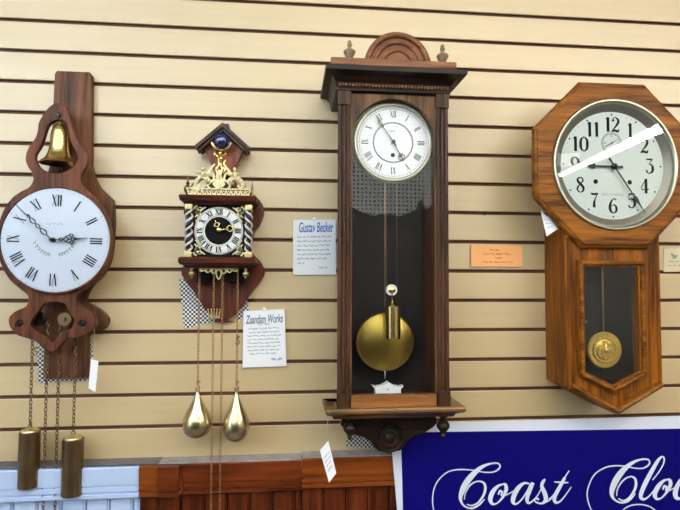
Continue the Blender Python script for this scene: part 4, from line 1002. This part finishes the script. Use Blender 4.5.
sB([(622, 258), (594, 266), (566, 296), (548, 334), (558, 360), (584, 354), (612, 322), (630, 286), (626, 262), (614, 258)], [6, 14, 24, 24, 14, 8, 14, 20, 16, 6])
sB([(590, 312), (598, 294), (610, 300), (606, 315), (620, 318), (648, 304), (672, 290)], [8, 12, 12, 8, 6, 6, 5])
sB([(710, 268), (718, 250), (696, 246), (672, 280), (656, 322), (660, 352), (682, 358), (712, 334), (735, 300)], [14, 10, 10, 20, 26, 22, 12, 7, 5])
sB([(372, 436), (392, 410), (430, 393), (478, 390), (524, 402), (560, 430)], [6, 6, 7, 7, 7, 6])
obj('lettering', bm, M['banner_white'], ban, flat=True)

# ------------------------------------------------------------------ lamps
def area(name, loc, tgt, sx, sy, power, col):
    l = bpy.data.lights.new(name, 'AREA'); l.shape = 'RECTANGLE'; l.size = sx; l.size_y = sy; l.energy = power; l.color = col
    o = bpy.data.objects.new(name, l); COL.objects.link(o); o.location = loc
    o.rotation_euler = (Vector(tgt)-Vector(loc)).to_track_quat('-Z', 'Y').to_euler(); return o
area('aisle_lamp_cool', (-1.2, -1.6, 2.82), (-1.2, -1.25, 0), 2.0, .3, 24, (.82, .88, 1))
area('aisle_lamp_warm', (1.1, -1.6, 2.82), (1.1, -1.25, 0), 2.2, .3, 56, (1, .96, .86))
area('window_daylight', (-2.5, -1.7, 1.7), (0, -.0, 1.4), 1.2, 1.6, 24, (.66, .75, 1))
area('pegboard_fill', (.1, -1.75, 2.8), (.1, -2.42, 2.2), 1.8, .1, 215, (1, .98, .94))  # added fill that brightens the pegboard mirrored in the door glass
area('pegboard_fill_cool', (-1.7, -1.75, 2.8), (-1.7, -2.42, 2.2), 1.6, .1, 420, (.66, .79, 1))  # added blue fill on the pegboard, gives the slat wall a cool sheen
area('room_lamp', (1.2, -5.0, 2.8), (1.0, -4.4, 0), 3.0, 1.0, 60, (1, .96, .88))
obj('ceiling_lamp', box(B(), 2.98, 3.22, -7.6, -1.7, 2.79, 2.849, .01), M['tube'], None, 'long fluorescent ceiling lamp mirrored as a white streak in the octagonal clock glass', 'lamp')

w = bpy.data.worlds.new('world'); sc.world = w; w.use_nodes = True
w.node_tree.nodes['Background'].inputs[0].default_value = (.8, .85, 1, 1); w.node_tree.nodes['Background'].inputs[1].default_value = .15
sc.view_settings.view_transform = 'Standard'; sc.view_settings.look = 'None'; sc.view_settings.gamma = 1; sc.view_settings.exposure = -0.74
sc.cycles.use_denoising = True; sc.cycles.max_bounces = 8; sc.cycles.transparent_max_bounces = 12
